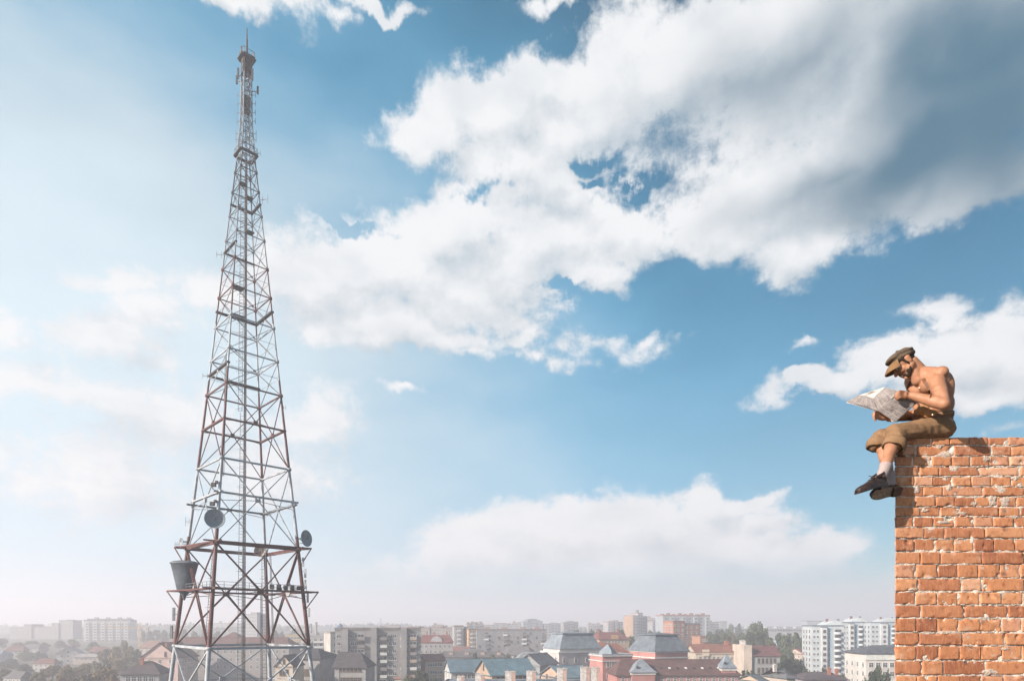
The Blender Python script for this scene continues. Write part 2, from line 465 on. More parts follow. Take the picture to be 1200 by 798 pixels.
    for k, d in ((3, -1), (1, 1)):                           # outriggers beyond the left and right legs
        g = MB()
        for py, L in ((642, 1.9), (693, 2.2)):
            h = th(py); p = TC(k, h); o = p + Vector((d * L, 0, 0))
            g.bar(p, o, 0.22, 0.22, 0); g.bar(o, TC(k, h - 2.6), 0.13, 0.13, 0)
            g.bar(o, TC(0, h), 0.2, 0.2, 0); g.bar(o, TC(2, h), 0.2, 0.2, 0)
        g.build('outrigger', TM, t)
    # square service platforms
    for py, f, w in ((183, 1.0, 1.65), (70, 1.0, 1.12)):
        h = th(py); g = MB(); c = [TDIR[k] * w + Vector((0, 0, h)) for k in range(4)]
        for k in range(4):
            g.bar(c[k], c[(k + 1) % 4], 0.34 if py > 100 else 0.5, 0.2, 3)
            g.bar(c[k] + Vector((0, 0, .95)), c[(k + 1) % 4] + Vector((0, 0, .95)), 0.05, 0.05, 2)
            for s in range(4):
                q = c[k].lerp(c[(k + 1) % 4], s / 4); g.bar(q, q + Vector((0, 0, .95)), 0.05, 0.05, 2)
            g.bar(c[k], TC(k, h), 0.2, 0.2, 3)
        if py < 100: g.face([p + Vector((0, 0, 0.11)) for p in c], 3)
        g.build('platform', TM, t)
    # small landing plates inside
    for py, s in ((338, .2), (372, .22), (273, .2), (233, .25), (216, .25), (125, .55), (131, .5), (117, .6)):
        h = th(py); r = tr(h); g = MB()
        g.box((0 if py < 140 else r * .25 * (1 if int(py) % 2 else -1), 0, h), (r * s * 1.9, r * s * 1.9, 0.12 if py > 140 else 0.5), Matrix.Rotation(R(45), 3, 'Z'), 3)
        g.build('landing', TM, t)
    # cable trunk and ladders up the middle
    g = MB()
    for dx in (-0.15, 0.02, 0.2): g.bar((0.4 + dx, -0.2, 0), (0.10 + dx * .6, -0.1, th(190)), 0.085, 0.085, 3)
    for i in range(150):
        z = i * (th(190) / 150); g.bar((0.12, -0.3, z), (0.62 - 0.35 * i / 150, -0.3, z), 0.06, 0.06, 3)
    g.build('cable_trunk', TM, t)
    g = MB()
    for dx in (-0.10, 0.10): g.bar((dx, 0, th(190)), (dx, 0, th(66)), 0.08, 0.08, 3)
    g.build('cable_trunk', TM, t)
    for x, y, z0, z1 in ((-1.1, 1.5, 0, th(480)), (3.0, 1.5, 0, th(640)), (-5.6, 1.0, th(757), th(640)), (-0.8, 0.6, th(480), th(200))):
        g = MB(); n = int((z1 - z0) / 0.45); w = 0.28
        for s in (-1, 1): g.bar((x + s * w, y, z0), (x * .8 + s * w, y, z1), 0.06, 0.06, 2)
        for i in range(n):
            xx = lerp(x, x * .8, i / n); z = z0 + (z1 - z0) * i / n
            g.bar((xx - w, y, z), (xx + w, y, z), 0.045, 0.045, 2)
        for i in range(0, n, 3):                             # safety hoops
            xx = lerp(x, x * .8, i / n); z = z0 + (z1 - z0) * i / n
            pp = [Vector((xx + 0.42 * cos(a), y - 0.42 + 0.42 * sin(a), z)) for a in [pi * j / 6 + pi for j in range(7)]]
            for u, v in zip(pp, pp[1:]): g.bar(u, v, 0.035, 0.035, 2)
        g.build('ladder', TM, t)
    for x, y, z0, z1 in ((3.2, -0.6, 0, th(690)), (5.3, -2.2, th(752), th(650)), (-2.4, -1.2, th(560), th(420))):
        g = MB()
        for dx in (0, .15): g.bar((x + dx, y, z0), (x * .9 + dx, y, z1), 0.06, 0.06, 3)
        g.build('feeder_cable', TM, t)
    # spire and its rods
    g = MB(); g.tube((0, 0, th(72)), (0, 0, th(47)), 0.17, 0.14, 8, 3); g.tube((0, 0, th(47)), (0, 0, th(34)), 0.10, 0.07, 8, 3)
    g.build('spire', TM, t)
    g = MB(); g.tube((-0.78, 0, th(72)), (-0.78, 0, th(55)), 0.11, 0.10, 8, 3); g.build('whip_antenna', TM, t)
    for x, p0, p1, w in ((1.0, 68, 62, .08), (-1.1, 68, 65, .06)):
        g = MB(); g.tube((x, 0, th(p0)), (x, 0, th(p1)), w, w, 6, 2); g.build('whip_antenna', TM, t)
    g = MB()                                                 # panel array wrapped round the top of the mast
    for k in range(4):
        d = (TDIR[k] + TDIR[(k + 1) % 4]).normalized(); sx = TDIR[k].cross(d).normalized()
        rot = Matrix((Vector((d.y, -d.x, 0)), d, Vector((0, 0, 1)))).transposed()
        for j in range(3):
            z = th(86 - j * 6.2)
            g.box(d * 0.56 + Vector((0, 0, z)), (0.72, 0.16, 0.62), rot, 3)
    g.build('panel_array', TM, t)
    # panel antennas on arms
    for x, y, py, hh in ((-1.05, -.4, 89, 0.75), (1.0, -.4, 90.5, 0.85), (-1.5, .2, 92.5, .6), (1.55, .2, 105, .55)):
        g = MB(); h = th(py)
        g.box((x, y, h), (0.24, 0.16, hh * 2), None, 3); o = g.build('panel_antenna', TM, t)
        b = MB(); b.bar((x, y, h - hh * .4), (0, 0, h - hh * .4), 0.09, 0.09, 2); b.build('bracket', TM, o)
    for sx in (-1, 1):                                       # folded dipoles on the mast
        for py in (112, 122, 132.5, 142.5, 157, 164):
            g = MB(); h = th(py); x = sx * (1.32 if py < 150 else 1.45)
            g.bar((0, 0, h), (x, 0, h), 0.05, 0.05, 2); g.bar((x, 0, h - .42), (x, 0, h + .42), 0.05, 0.05, 2)
            g.bar((x * .62, 0, h - .3), (x * .62, 0, h + .3), 0.04, 0.04, 2)
            g.build('dipole', TM, t)
    def yagi(p, d, L, n, el):
        g = MB(); p = Vector(p); d = Vector(d).normalized(); g.bar(p, p + d * L, 0.055, 0.055, 2)
        for i in range(n):
            q = p + d * L * (0.35 + 0.65 * i / max(1, n - 1)); g.bar(q - Vector((0, 0, el)), q + Vector((0, 0, el)), 0.045, 0.045, 2)
        g.build('yagi_antenna', TM, t)
    yagi(TC(1, th(181)), (1, -.2, 0), .9, 2, .35); yagi(TC(1, th(235)), (1, -.2, 0), 1.3, 2, .6); yagi(TC(3, th(299)), (-1, -.1, .05), 1.1, 2, .45)
    yagi(TC(3, th(441)), (-1, -.2, 0), .9, 2, .35); yagi(TC(1, th(478)), (1, -.3, 0), .6, 2, .3); yagi(TC(3, th(588)), (-1, 0, 0), .5, 1, .7)
    yagi(TC(3, th(612)), (-1, -.3, .1), .7, 2, .6); yagi(TC(3, th(638)) + Vector((-1.0, 0, 0)), (-1, 0, 0), .9, 3, .35)
    for py, x in ((658, .55), (671, .7), (684, .5), (700, .65), (717, .6), (735, .6)):   # sector panels up the right leg
        p = TC(1, th(py)) + Vector((x, -.15, 0)); g = MB()
        g.box(p, (0.26, 0.16, 1.3), None, 1); o = g.build('panel_antenna', TM, t)
        b = MB(); b.bar(p + Vector((0, 0, .3)), TC(1, th(py)) + Vector((0, 0, .3)), .07, .07, 2); b.build('bracket', TM, o)
    for py in (720, 741):
        p = TC(3, th(py)) + Vector((-.7, -.15, 0)); g = MB()
        g.box(p, (0.34, 0.2, 1.9), None, 2); o = g.build('panel_antenna', TM, t)
        b = MB(); b.bar(p, TC(3, th(py)), .08, .08, 2); b.build('bracket', TM, o)
    # microwave dishes
    def dish(c, d, r, to, depth=0.32, m=T_DISH, back=True, label=None, shroud=0.0):
        c = Vector(c); d = Vector(d).normalized(); g = MB(); n = 28
        prof = [(r * s, -r * depth * (1 - s * s)) for s in (0.02, .2, .4, .6, .8, .93, 1.0)]
        if shroud: prof.append((r, shroud))
        prof += [(r * 1.04, prof[-1][1]), (r * 1.04, -0.03 * r)] + [(r * s * 1.02, -r * depth * (1 - s * s) - 0.07 * r) for s in (.95, .8, .6, .4, .2, .02)]
        g.lathe(prof, c, d, n, 0)
        o = g.build('microwave_dish', [m], t, True)
        if label: o['label'] = label
        b = MB(); b.tube(c - d * r * (depth + .05), c - d * r * (depth + .55), r * .22, r * .2, 10); b.bar(c - d * r * (depth + .4), to, .16, .16)
        b.bar(c - d * r * .2 + Vector((0, 0, -r * .6)), Vector(to) + Vector((0, 0, -r * .6)), .08, .08)
        b.build('mount', T_GREY, o)
        f = MB(); f.tube(c - d * r * depth, c + d * r * .25, r * .035, r * .035, 8); f.tube(c + d * r * .1, c + d * r * .28, r * .12, r * .09, 12)
        f.build('feed', T_GREY, o)
    cam_dir = Vector((-base.x, -base.y, 0)).normalized()
    p = TC(0, th(619)); dish(p + Vector((.1, -1.0, 0)), cam_dir + Vector((.1, 0, .02)), 1.22, p)
    p = TC(1, th(630.5)); dish(p + Vector((1.5, -.3, 0)), (0.93, -.35, .05), 1.14, p)
    p = TC(2, th(639)); dish(p + Vector((-.3, -1.0, 0)), (0.1, -1, 0), .85, p, m=T_DRUM, shroud=.35, label='brownish shrouded drum dish')
    p = TC(1, th(693)); dish(p + Vector((-1.9, -.6, .2)), (-.75, -.55, .1), 1.05, p + Vector((-.8, 0, 0)), m=T_DISHB)
    p = TC(3, th(635)); dish(p + Vector((-.9, -.3, 0)), (-.5, -.8, 0), .52, p)
    p = TC(2, th(690)); dish(p + Vector((-1.4, -.5, .2)), (-.4, -.9, 0), .5, p)
    # the big horn reflector on the left
    p = TC(3, th(676)); ctr = p + Vector((0.75, -1.3, 0))
    zt, zm, zb = th(661.5), th(692.5), th(704)
    g = MB(); n = 32
    def oval(w, d, z, e=1.0):
        r = []
        for k in range(n):
            a = 2 * pi * k / n; c, q = cos(a), sin(a)
            r.append(ctr + Vector((abs(c) ** e * (1 if c > 0 else -1) * w, abs(q) ** e * (1 if q > 0 else -1) * d, z - ctr.z)))
        return r
    rows = [oval(.10, .10, zb), oval(.30, .28, lerp(zb, zm, .45)), oval(.86, .72, zm - .12), oval(.94, .78, zm, .8), oval(1.36, 1.05, lerp(zm, zt, .5), .8), oval(1.80, 1.30, zt - .05, .8), oval(1.88, 1.36, zt, .8), oval(1.86, 1.34, zt + .12, .8), oval(1.5, 1.08, zt + .30, .85), oval(.8, .6, zt + .42), oval(.05, .05, zt + .46)]
    for u, v in zip(rows, rows[1:]):
        for k in range(n): g.face([u[k], u[(k + 1) % n], v[(k + 1) % n], v[k]])
    A, B = [oval(1.86, 1.34, zt, .8)[k] for k in (4, 12, 20, 28)], [oval(.95, .8, zm, .8)[k] for k in (4, 12, 20, 28)]
    A = [A[2], A[3], A[0], A[1]]; B = [B[2], B[3], B[0], B[1]]
    h = g.build('horn_antenna', [mat('horn_grey_paint', (0.10, 0.118, 0.145), 0.6, 0.22, 1.5)], t, True)
    b = MB()
    for w, d, z in ((1.90, 1.38, zt), (.97, .81, zm)):
        o_ = oval(w, d, z, .8)
        for k in range(n): b.bar(o_[k], o_[(k + 1) % n], .08, .10)
    b.bar(B[2], TC(3, zm), .2, .2); b.bar(A[2], TC(3, zt - .5), .2, .2)
    b.build('frame', T_GREY, h)
    for py, x in ((602, .3), (581, -.1)):                    # little equipment boxes
        p = TC(0, th(py)); g = MB(); g.box(p + Vector((-.7, -.3, 0)), (.55, .4, .5), None, 3); g.box(p + Vector((-.35, -.2, .35)), (.3, .3, .4), None, 3); g.build('equipment_box', TM, t)
    g = MB()
    for i in range(5): g.box(TC(0, th(693)).lerp(TC(1, th(693)), .62 + i * .08) + Vector((0, .4, .55)), (.5, .4, .6 + .2 * (i % 2)), None, 3)
    g.build('equipment_box', TM, t)
    return t
mat_conc = mat('tower_concrete', (.34, .33, .31), .9, .2, 1.0)
tower = build_tower()
# ---------------------------------------------------------------- the brick wall the man sits on
WY = 5.24                                                   # distance of its face: 145 photo pixels to the metre
WTOP = P(0, 511, WY).z
def brick_mat():
    m = bpy.data.materials.new('old_red_brick'); m.use_nodes = True
    k = Nodes(m.node_tree); b = m.node_tree.nodes['Principled BSDF']
    tc = k.new('ShaderNodeTexCoord').outputs['Object']
    rnd = k.new('ShaderNodeNewGeometry').outputs['Random Per Island']
    rp = k.new('ShaderNodeValToRGB'); el = rp.color_ramp.elements
    el[0].position = 0.0; el[0].color = (0.25, 0.088, 0.05, 1); el[1].position = 1.0; el[1].color = (0.62, 0.36, 0.235, 1)
    for p, c in ((.2, (0.43, 0.178, 0.086)), (.45, (0.51, 0.235, 0.118)), (.62, (0.34, 0.130, 0.070)), (.8, (0.52, 0.245, 0.125)), (.9, (0.47, 0.23, 0.145))):
        e = el.new(p); e.color = (*c, 1)
    k.con(rnd, rp.inputs[0])
    st = k.vmath('MULTIPLY', tc, (1.0, 1.0, 0.22))             # wire-cut drag marks: fine vertical streaks
    n1 = k.noise(st, 75, 4, 0.6); n2 = k.noise(tc, 22, 6, 0.65); n3 = k.noise(tc, 6, 5, 0.6); n4 = k.noise(tc, 190, 3, 0.6)
    c = k.mix(k.ramp(n1.outputs[0], .35, .75, 0, .38), rp.outputs[0], (0.66, 0.33, 0.18))
    c = k.mix(k.ramp(n2.outputs[0], .50, .68, 0, .7), c, (0.27, 0.085, 0.045))
    c = k.mix(k.ramp(n4.outputs[0], .56, .70, 0, .6), c, (0.24, 0.10, 0.06))
    c = k.mix(k.ramp(n3.outputs[0], .56, .72, 0, .55), c, (0.60, 0.42, 0.30))     # lime bloom
    v = k.new('ShaderNodeTexVoronoi'); k.con(tc, v.inputs['Vector']); v.inputs['Scale'].default_value = 5.5
    wn = k.noise(tc, 30, 4, 0.6)
    spot = k.ramp(k.math('ADD', v.outputs['Distance'], k.math('MULTIPLY', k.math('SUBTRACT', wn.outputs[0], .5), .25)), 0.05, 0.17, .75, 0)
    c = k.mix(spot, c, (0.15, 0.085, 0.065))                                      # soot spots
    n5 = k.noise(k.vmath('MULTIPLY', tc, (1, 1, 1.3)), 9, 9, 0.72, 0.3)
    c = k.mix(k.ramp(n5.outputs[0], .59, .66, 0, .85), c, (0.52, 0.40, 0.33))      # mortar dragged over the face
    k.con(c, b.inputs['Base Color']); b.inputs['Roughness'].default_value = 0.9; b.inputs['Specular IOR Level'].default_value = 0.15
    bn = k.new('ShaderNodeBump'); bn.inputs['Strength'].default_value = 0.6; bn.inputs['Distance'].default_value = 0.004
    k.con(k.math('ADD', k.math('MULTIPLY', n1.outputs[0], .7), n2.outputs[0]), bn.inputs['Height']); k.con(bn.outputs[0], b.inputs['Normal'])
    return m
BRICK = brick_mat()
MORTAR = mat('lime_mortar', (0.55, 0.44, 0.37), 0.95, 0.35, 24, bump=0.8, bscale=70)
MORTARD = mat('dirty_mortar', (0.64, 0.55, 0.47), 0.95, 0.4, 16, bump=0.8, bscale=70)

ROWS = [511, 521.5, 534, 546, 558, 569.5, 581.5, 593.5, 605, 617.5, 631, 646, 661, 677, 693, 708.5, 724, 740.5, 756, 773.6, 791, 808]
def build_wall():
    rng = random.Random(4)
    x0 = P(1049, 0, WY).x; root = empty('brick_wall', (x0, WY, 0))
    tag(root, 'old red brick wall with crumbling mortar that the man sits on', 'wall')
    L = lambda x, y, z: Vector((x, y, z))                    # local: x to the right along the face, y into the wall
    W = 3.4; D = 1.1; rec = 0.010; slant = 0.80              # the end face runs back at a slant
    # core of mortar, below the visible courses a plain plinth down to the ground
    zs = [P(0, r, WY).z for r in ROWS]
    g = MB()
    nx, nz = 170, 110
    def core(x, z):
        f = noise.noise(Vector((x * 26, z * 26, 3))) * .006 + noise.noise(Vector((x * 9, z * 9, 31))) * .009 + max(0, noise.noise(Vector((x * 17, z * 17, 77))) - .15) * .03 + noise.noise(Vector((x * 70, z * 70, 9))) * .003
        return rec + f
    vs = []; fs = []
    zb = zs[-1] - 0.6; zt = WTOP - 0.012
    for j in range(nz + 1):
        for i in range(nx + 1):
            x = 0.012 + (W - .012) * i / nx; z = zb + (zt - zb) * j / nz
            y = core(x, z)
            if x < 0.075 and z > WTOP - .168:
                y += 0.20; x += 0.20 * slant * max(0, 1 - x / .075)
            vs.append((x, y, z))
    for j in range(nz):
        for i in range(nx): fs.append((j * (nx + 1) + i, j * (nx + 1) + i + 1, (j + 1) * (nx + 1) + i + 1, (j + 1) * (nx + 1) + i))
    g.add(vs, fs, 0)
    def q(a, b, c, d, m=0): g.face([a, b, c, d], m)
    xe = .012
    q(L(xe, rec, zb), L(xe, rec, zt), L(xe + D * slant, D, zt), L(xe + D * slant, D, zb))
    q(L(xe, rec + .004, zt - .005), L(W, rec + .004, zt - .005), L(W, D, zt - .005), L(xe + D * slant, D, zt - .005))
    q(L(W, rec, zb), L(W, D, zb), L(W, D, zt), L(W, rec, zt)); q(L(xe + D * slant, D, zb), L(xe + D * slant, D, zt), L(W, D, zt), L(W, D, zb))
    g.build('mortar_core', MORTARD, root)
    g = MB()                                                 # lower wall, out of sight from here
    a, b, c, d = (0.006, .004), (W, .004), (W, D), (.006 + D * slant, D)
    pts = [a, b, c, d]; z0, z1 = -0.5, zb + .01
    for i in range(4):
        (xa, ya), (xb, yb) = pts[i], pts[(i + 1) % 4]
        g.face([L(xa, ya, z0), L(xb, yb, z0), L(xb, yb, z1), L(xa, ya, z1)])
    g.build('plinth', mat('plinth_brick', (0.42, 0.15, 0.075), .9, .4, 9, bump=.5), root)
    # bricks: each a slab of its own, chipped and wavering
    g = MB()
    def brick(xa, xb, za, zb_, dep=.11, y0=None, seed=0):
        rr = random.Random(seed); w = xb - xa; h = zb_ - za
        us = [0, .0025 / w, .006 / w] + [i / max(4, int(w / .013)) for i in range(1, max(4, int(w / .013)))] + [1 - .006 / w, 1 - .0025 / w, 1]
        ws = [0, .0025 / h, .006 / h] + [i / max(4, int(h / .013)) for i in range(1, max(4, int(h / .013)))] + [1 - .006 / h, 1 - .0025 / h, 1]
        us.sort(); ws.sort(); nxb = len(us) - 1; nzb = len(ws) - 1
        proud = rr.uniform(-.004, .006) if y0 is None else y0; tilt = rr.uniform(-.012, .012); ch = rr.uniform(.0025, .005)
        jl, jr, jt, jb = [rr.uniform(-.003, .003) for _ in range(4)]
        if xa < .01: jl = rr.uniform(-.003, .006)
        if zb_ > WTOP - .02: jt = rr.uniform(-.005, .007)
        vs = []; idx = {}
        off = rr.uniform(0, 90)
        for j in range(nzb + 1):
            for i in range(nxb + 1):
                u = us[i]; v = ws[j]
                ed = min(u * w, (1 - u) * w, v * h, (1 - v) * h)
                x = lerp(xa + jl, xb - jr, u); z = lerp(za + jb, zb_ - jt, v)
                wob = noise.noise(Vector((x * 18 + off, z * 18, off))); wob2 = noise.noise(Vector((x * 55, z * 55 + off, off))); wob3 = noise.noise(Vector((x * 30 + off, z * 30, off + 5)))
                edge = 0.0
                if i in (0, 1, nxb - 1, nxb): x += (wob * .003 + wob2 * .003) * (0.25 if xa < .01 and i == 0 else 1) ; edge = i in (0, nxb)
                if j in (0, 1, nzb - 1, nzb): z += (wob * .0025 + wob2 * .0028); edge = edge or j in (0, nzb)
                y = proud + tilt * (u - .5) * w + wob * .0012 + wob2 * .0009
                if edge: y += ch
                elif ed < .006: y += ch * .25
                chip = noise.noise(Vector((x * 11 + off * 2, z * 11, 40)))
                if chip > .47: y += (chip - .47) * .07
                if ed < .02: y += max(0, wob3 - .22) * .035 * (1 - ed / .02)
                vs.append((x, y, z)); idx[i, j] = len(vs) - 1
        fs = [(idx[i, j], idx[i + 1, j], idx[i + 1, j + 1], idx[i, j + 1]) for i in range(nxb) for j in range(nzb)]
        loop = [idx[i, 0] for i in range(nxb + 1)] + [idx[nxb, j] for j in range(1, nzb + 1)] + [idx[i, nzb] for i in range(nxb - 1, -1, -1)] + [idx[0, j] for j in range(nzb - 1, 0, -1)]
        back = []
        for t in loop:
            x, y, z = vs[t]; sx = slant * dep if x < .03 else 0
            back.append(len(vs)); vs.append((x + (slant * dep * max(0, 1 - x / w) if xa < .01 else 0), dep, z))
        n = len(loop)
        for t in range(n): fs.append((loop[t], back[t], back[(t + 1) % n], loop[(t + 1) % n]))
        g.add(vs, fs, 0)
    px = lambda v: v / 145.0
    seed = 0
    for r in range(len(ROWS) + 3):
        if r < len(ROWS) - 1: zt_, zb_ = zs[r], zs[r + 1]
        else: zt_ = zs[-1] - (r - len(ROWS) + 1) * px(17); zb_ = zt_ - px(17)
        sc = lerp(22.4, 25.4, r / 20.0); gap = px(rng.uniform(1.5, 2.2)); hg = px(rng.uniform(1.7, 2.3))
        head = r % 2 == 0
        x = 0.0 if r % 4 != 1 else -px(3)
        n = 0
        while x < W - .1:
            if head: w = sc * (1 + rng.uniform(-.05, .05))
            else:
                w = sc * 2 * (1 + rng.uniform(-.03, .04)) if rng.random() < .72 else sc * (1 + rng.uniform(-.04, .05))
                if n == 0: w = sc * (1.28 if r in (1, 3, 7, 11, 13, 15, 17, 19) else 1.6)
            w = px(w); a = max(0, x); b_ = x + w - gap
            miss = (r < 2 and b_ < px(14))                      # broken corner under the man's knee
            if not miss:
                seed += 1
                if r < 2: a = max(a, px(10.5))
                brick(a, b_, zb_ + hg * .5, zt_ - hg * .5, .11, seed=seed)
            x += w; n += 1
    # the second leaf of the top courses behind the first
    for r in range(2):
        for c in range(14):
            xa = .30 + c * .235
            if xa < W - .3:
                seed += 1; 
                vs0 = len(g.v); brick(xa, xa + .22, zs[r + 1] + .006, zs[r] - .006, .12, seed=seed)
                for t in range(vs0, len(g.v)):
                    vx, vy, vz = g.v[t]; g.v[t] = (vx, vy + .24, vz)
    g.build('bricks', BRICK, root, True)
    # mortar squeezed out of the joints, smeared over some bricks
    g = MB()
    def smear(cx, cy, rx, ry, t=.0022, seed=1):
        c = P(cx, cy, WY); cx_, cz = c.x - x0, c.z; rx /= 145; ry /= 145; n = 18; rings = 6
        vs = [(cx_, -t, cz)]; fs = []
        for j in range(1, rings + 1):
            for i in range(n):
                a = 2 * pi * i / n; e = 1 + .6 * noise.noise(Vector((cos(a) * 1.5 + seed * 7, sin(a) * 1.5, seed))) + .2 * noise.noise(Vector((cos(a) * 3, sin(a) * 3, seed * 3)))
                f = j / rings; x = cx_ + rx * f * e * cos(a); z = cz + ry * f * e * sin(a)
                vs.append((x, -t * (1 - f ** 3) - noise.noise(Vector((x * 60, z * 60, seed))) * .0022 + f ** 4 * .0045, z))
        for i in range(n): fs.append((0, 1 + i, 1 + (i + 1) % n))
        for j in range(rings - 1):
            for i in range(n): fs.append((1 + j * n + i, 1 + j * n + (i + 1) % n, 1 + (j + 1) * n + (i + 1) % n, 1 + (j + 1) * n + i)[::-1])
        g.add(vs, fs, 0)
    for s, a in enumerate([(1107, 533, 7, 5), (1101, 523, 4, 3), (1118, 549, 8, 4), (1075, 574, 4, 5), (1172, 574, 9, 6), (1164, 586, 6, 7), (1178, 588, 7, 6), (1155, 538, 5, 4), (1140, 590, 5, 4), (1112, 571, 4, 4),
                           (1084, 598, 5, 2.4), (1190, 560, 4, 3), (1128, 601, 7, 2.2), (1106, 612, 9, 1.8), (1152, 619, 9, 1.8), (1110, 741, 14, 2.6), (1085, 742, 10, 2), (1160, 787, 9, 4), (1178, 760, 6, 2), (1070, 690, 6, 1.8),
                           (1130, 661, 7, 2), (1090, 677, 8, 1.6), (1188, 605, 6, 3)]):
        smear(a[0], a[1], a[2] * .95, a[3] * .95, seed=s + 1)
    rr = random.Random(8)
    for i in range(260):                                       # crumbs of mortar standing in the bed joints
        r = rr.randrange(1, len(ROWS)); cx = rr.uniform(1051, 1240)
        if r < 3 and cx < 1072: continue
        smear(cx, ROWS[r] + rr.uniform(-.4, .5), rr.uniform(1.5, 6), rr.uniform(.6, 1.1), rr.uniform(-.006, .002), 100 + i)
    g.build('mortar_smears', MORTAR, root, True)
    # grey patch of cement render, right of the smears
    return root
wall = build_wall()
# ---------------------------------------------------------------- the man on the wall, reading
def Q(px, py, dy): return P(px, py, WY + dy)
def rot_axes(x, y, z): return Matrix((x, y, z)).transposed()

class Shapes:
    """rounded solids that are fused into one continuous skin"""
    def __init__(s): s.bm = bmesh.new()
    def ell(s, c, radii, axes=None, n=3):
        r = bmesh.ops.create_icosphere(s.bm, subdivisions=n, radius=1.0)
        M = Matrix.Diagonal(Vector(radii)); M = (axes @ M) if axes is not None else M
        for v in r['verts']: v.co = Vector(c) + M @ v.co
    def rod(s, p0, p1, r0, r1=None, flat=1.0, ax=None):
        p0 = Vector(p0); p1 = Vector(p1); r1 = r0 if r1 is None else r1
        d = p1 - p0; L = d.length; d.normalize()
        up = Vector(ax) if ax is not None else (Vector((0, 0, 1)) if abs(d.z) < .9 else Vector((1, 0, 0)))
        x = d.cross(up).normalized(); y = x.cross(d).normalized()
        n = 14; rows = []
        prof = [(-r0 * cos(a), r0 * sin(a)) for a in (0.15, .5, .9, 1.25, pi / 2)] + [(L * t, lerp(r0, r1, t)) for t in (.25, .5, .75)] + [(L + r1 * cos(a), r1 * sin(a)) for a in (pi / 2, 1.25, .9, .5, .15)]
        for h, r in prof:
            rows.append([s.bm.verts.new(p0 + d * h + x * cos(2 * pi * k / n) * r + y * sin(2 * pi * k / n) * r * flat) for k in range(n)])
        for a, b in zip(rows, rows[1:]):
            for k in range(n): s.bm.faces.new((a[k], a[(k + 1) % n], b[(k + 1) % n], b[k]))
        s.bm.faces.new(rows[0][::-1]); s.bm.faces.new(rows[-1])
    def chain(s, pts, flat=1.0, ax=None):
        for (a, ra), (b, rb) in zip(pts, pts[1:]): s.rod(a, b, ra, rb, flat, ax)
    def build(s, name, m, parent, voxel=.007, smooth=6, factor=.5, fn=None):
        bmesh.ops.recalc_face_normals(s.bm, faces=s.bm.faces[:])
        me = bpy.data.meshes.new(name); s.bm.to_mesh(me); s.bm.free()
        o = bpy.data.objects.new(name, me); COL.objects.link(o)
        r = o.modifiers.new('r', 'REMESH'); r.mode = 'VOXEL'; r.voxel_size = voxel
        if smooth:
            k = o.modifiers.new('s', 'SMOOTH'); k.iterations = smooth; k.factor = factor
        dg = bpy.context.evaluated_depsgraph_get()
        new = bpy.data.meshes.new_from_object(o.evaluated_get(dg))
        o.modifiers.clear(); o.data = new; bpy.data.meshes.remove(me)
        new.name = name; new.materials.clear(); new.materials.append(m)
        if fn:
            nor = [v.normal.copy() for v in new.vertices]
            for v, nn in zip(new.vertices, nor): v.co = v.co + nn * fn(v.co)
        new.polygons.foreach_set('use_smooth', [True] * len(new.polygons)); new.update()
        if parent is not None: o.parent = parent; o.location = -parent.location if parent.parent is None else (0, 0, 0)
        return o

def skin_mat():
    m = bpy.data.materials.new('tanned_skin'); m.use_nodes = True
    k = Nodes(m.node_tree); b = m.node_tree.nodes['Principled BSDF']
    tc = k.new('ShaderNodeTexCoord').outputs['Object']
    n = k.noise(tc, 14, 5, .6); n2 = k.noise(tc, 90, 3, .6)
    c = k.mix(k.ramp(n.outputs[0], .3, .7), (0.31, 0.142, 0.078), (0.42, 0.215, 0.128))
    c = k.mix(k.ramp(n2.outputs[0], .5, .8, 0, .4), c, (0.25, 0.095, 0.05)); n3 = k.noise(tc, 4.5, 3, .5); c = k.mix(k.ramp(n3.outputs[0], .4, .65, 0, .45), c, (0.27, 0.115, 0.062))
    k.con(c, b.inputs['Base Color']); b.inputs['Roughness'].default_value = .55; b.inputs['Specular IOR Level'].default_value = .3
    b.inputs['Subsurface Weight'].default_value = .12; b.inputs['Subsurface Radius'].default_value = (.012, .005, .003); b.inputs['Subsurface Scale'].default_value = .5
    return m
def cloth_mat(name, col, col2, scale=300):
    m = bpy.data.materials.new(name); m.use_nodes = True
    k = Nodes(m.node_tree); b = m.node_tree.nodes['Principled BSDF']
    tc = k.new('ShaderNodeTexCoord').outputs['Object']
    n = k.noise(tc, scale, 2, .6); n2 = k.noise(tc, 9, 5, .6)
    c = k.mix(k.ramp(n.outputs[0], .35, .65), col, col2); c = k.mix(k.ramp(n2.outputs[0], .35, .75, 0, .5), c, tuple(x * 1.35 for x in col))
    k.con(c, b.inputs['Base Color']); b.inputs['Roughness'].default_value = .9; b.inputs['Specular IOR Level'].default_value = .15
    bn = k.new('ShaderNodeBump'); bn.inputs['Strength'].default_value = .35; bn.inputs['Distance'].default_value = .004
    k.con(n.outputs[0], bn.inputs['Height']); k.con(bn.outputs[0], b.inputs['Normal'])
    return m
SKIN = skin_mat()
KHAKI = cloth_mat('khaki_cotton', (0.225, 0.133, 0.074), (0.165, 0.097, 0.054))
TWEED = cloth_mat('tweed', (0.115, 0.082, 0.058), (0.065, 0.05, 0.038), 160)
TWEEDL = cloth_mat('tweed_brim', (0.21, 0.115, 0.055), (0.14, 0.08, 0.045), 160)
HAIR = mat('dark_hair', (0.030, 0.019, 0.013), .8, .5, 60, bump=.6, bscale=220)
STRAP = mat('strap_leather', (0.15, 0.06, 0.028), .6, .3, 20)
SOCK = cloth_mat('sock_wool', (0.33, 0.265, 0.25), (0.26, 0.21, 0.205), 400)
SHOE = mat('shoe_leather', (0.036, 0.022, 0.017), .42, .5, 25, spec=.5)
SOLE = mat('worn_sole', (0.26, 0.19, 0.14), .8, .4, 30)
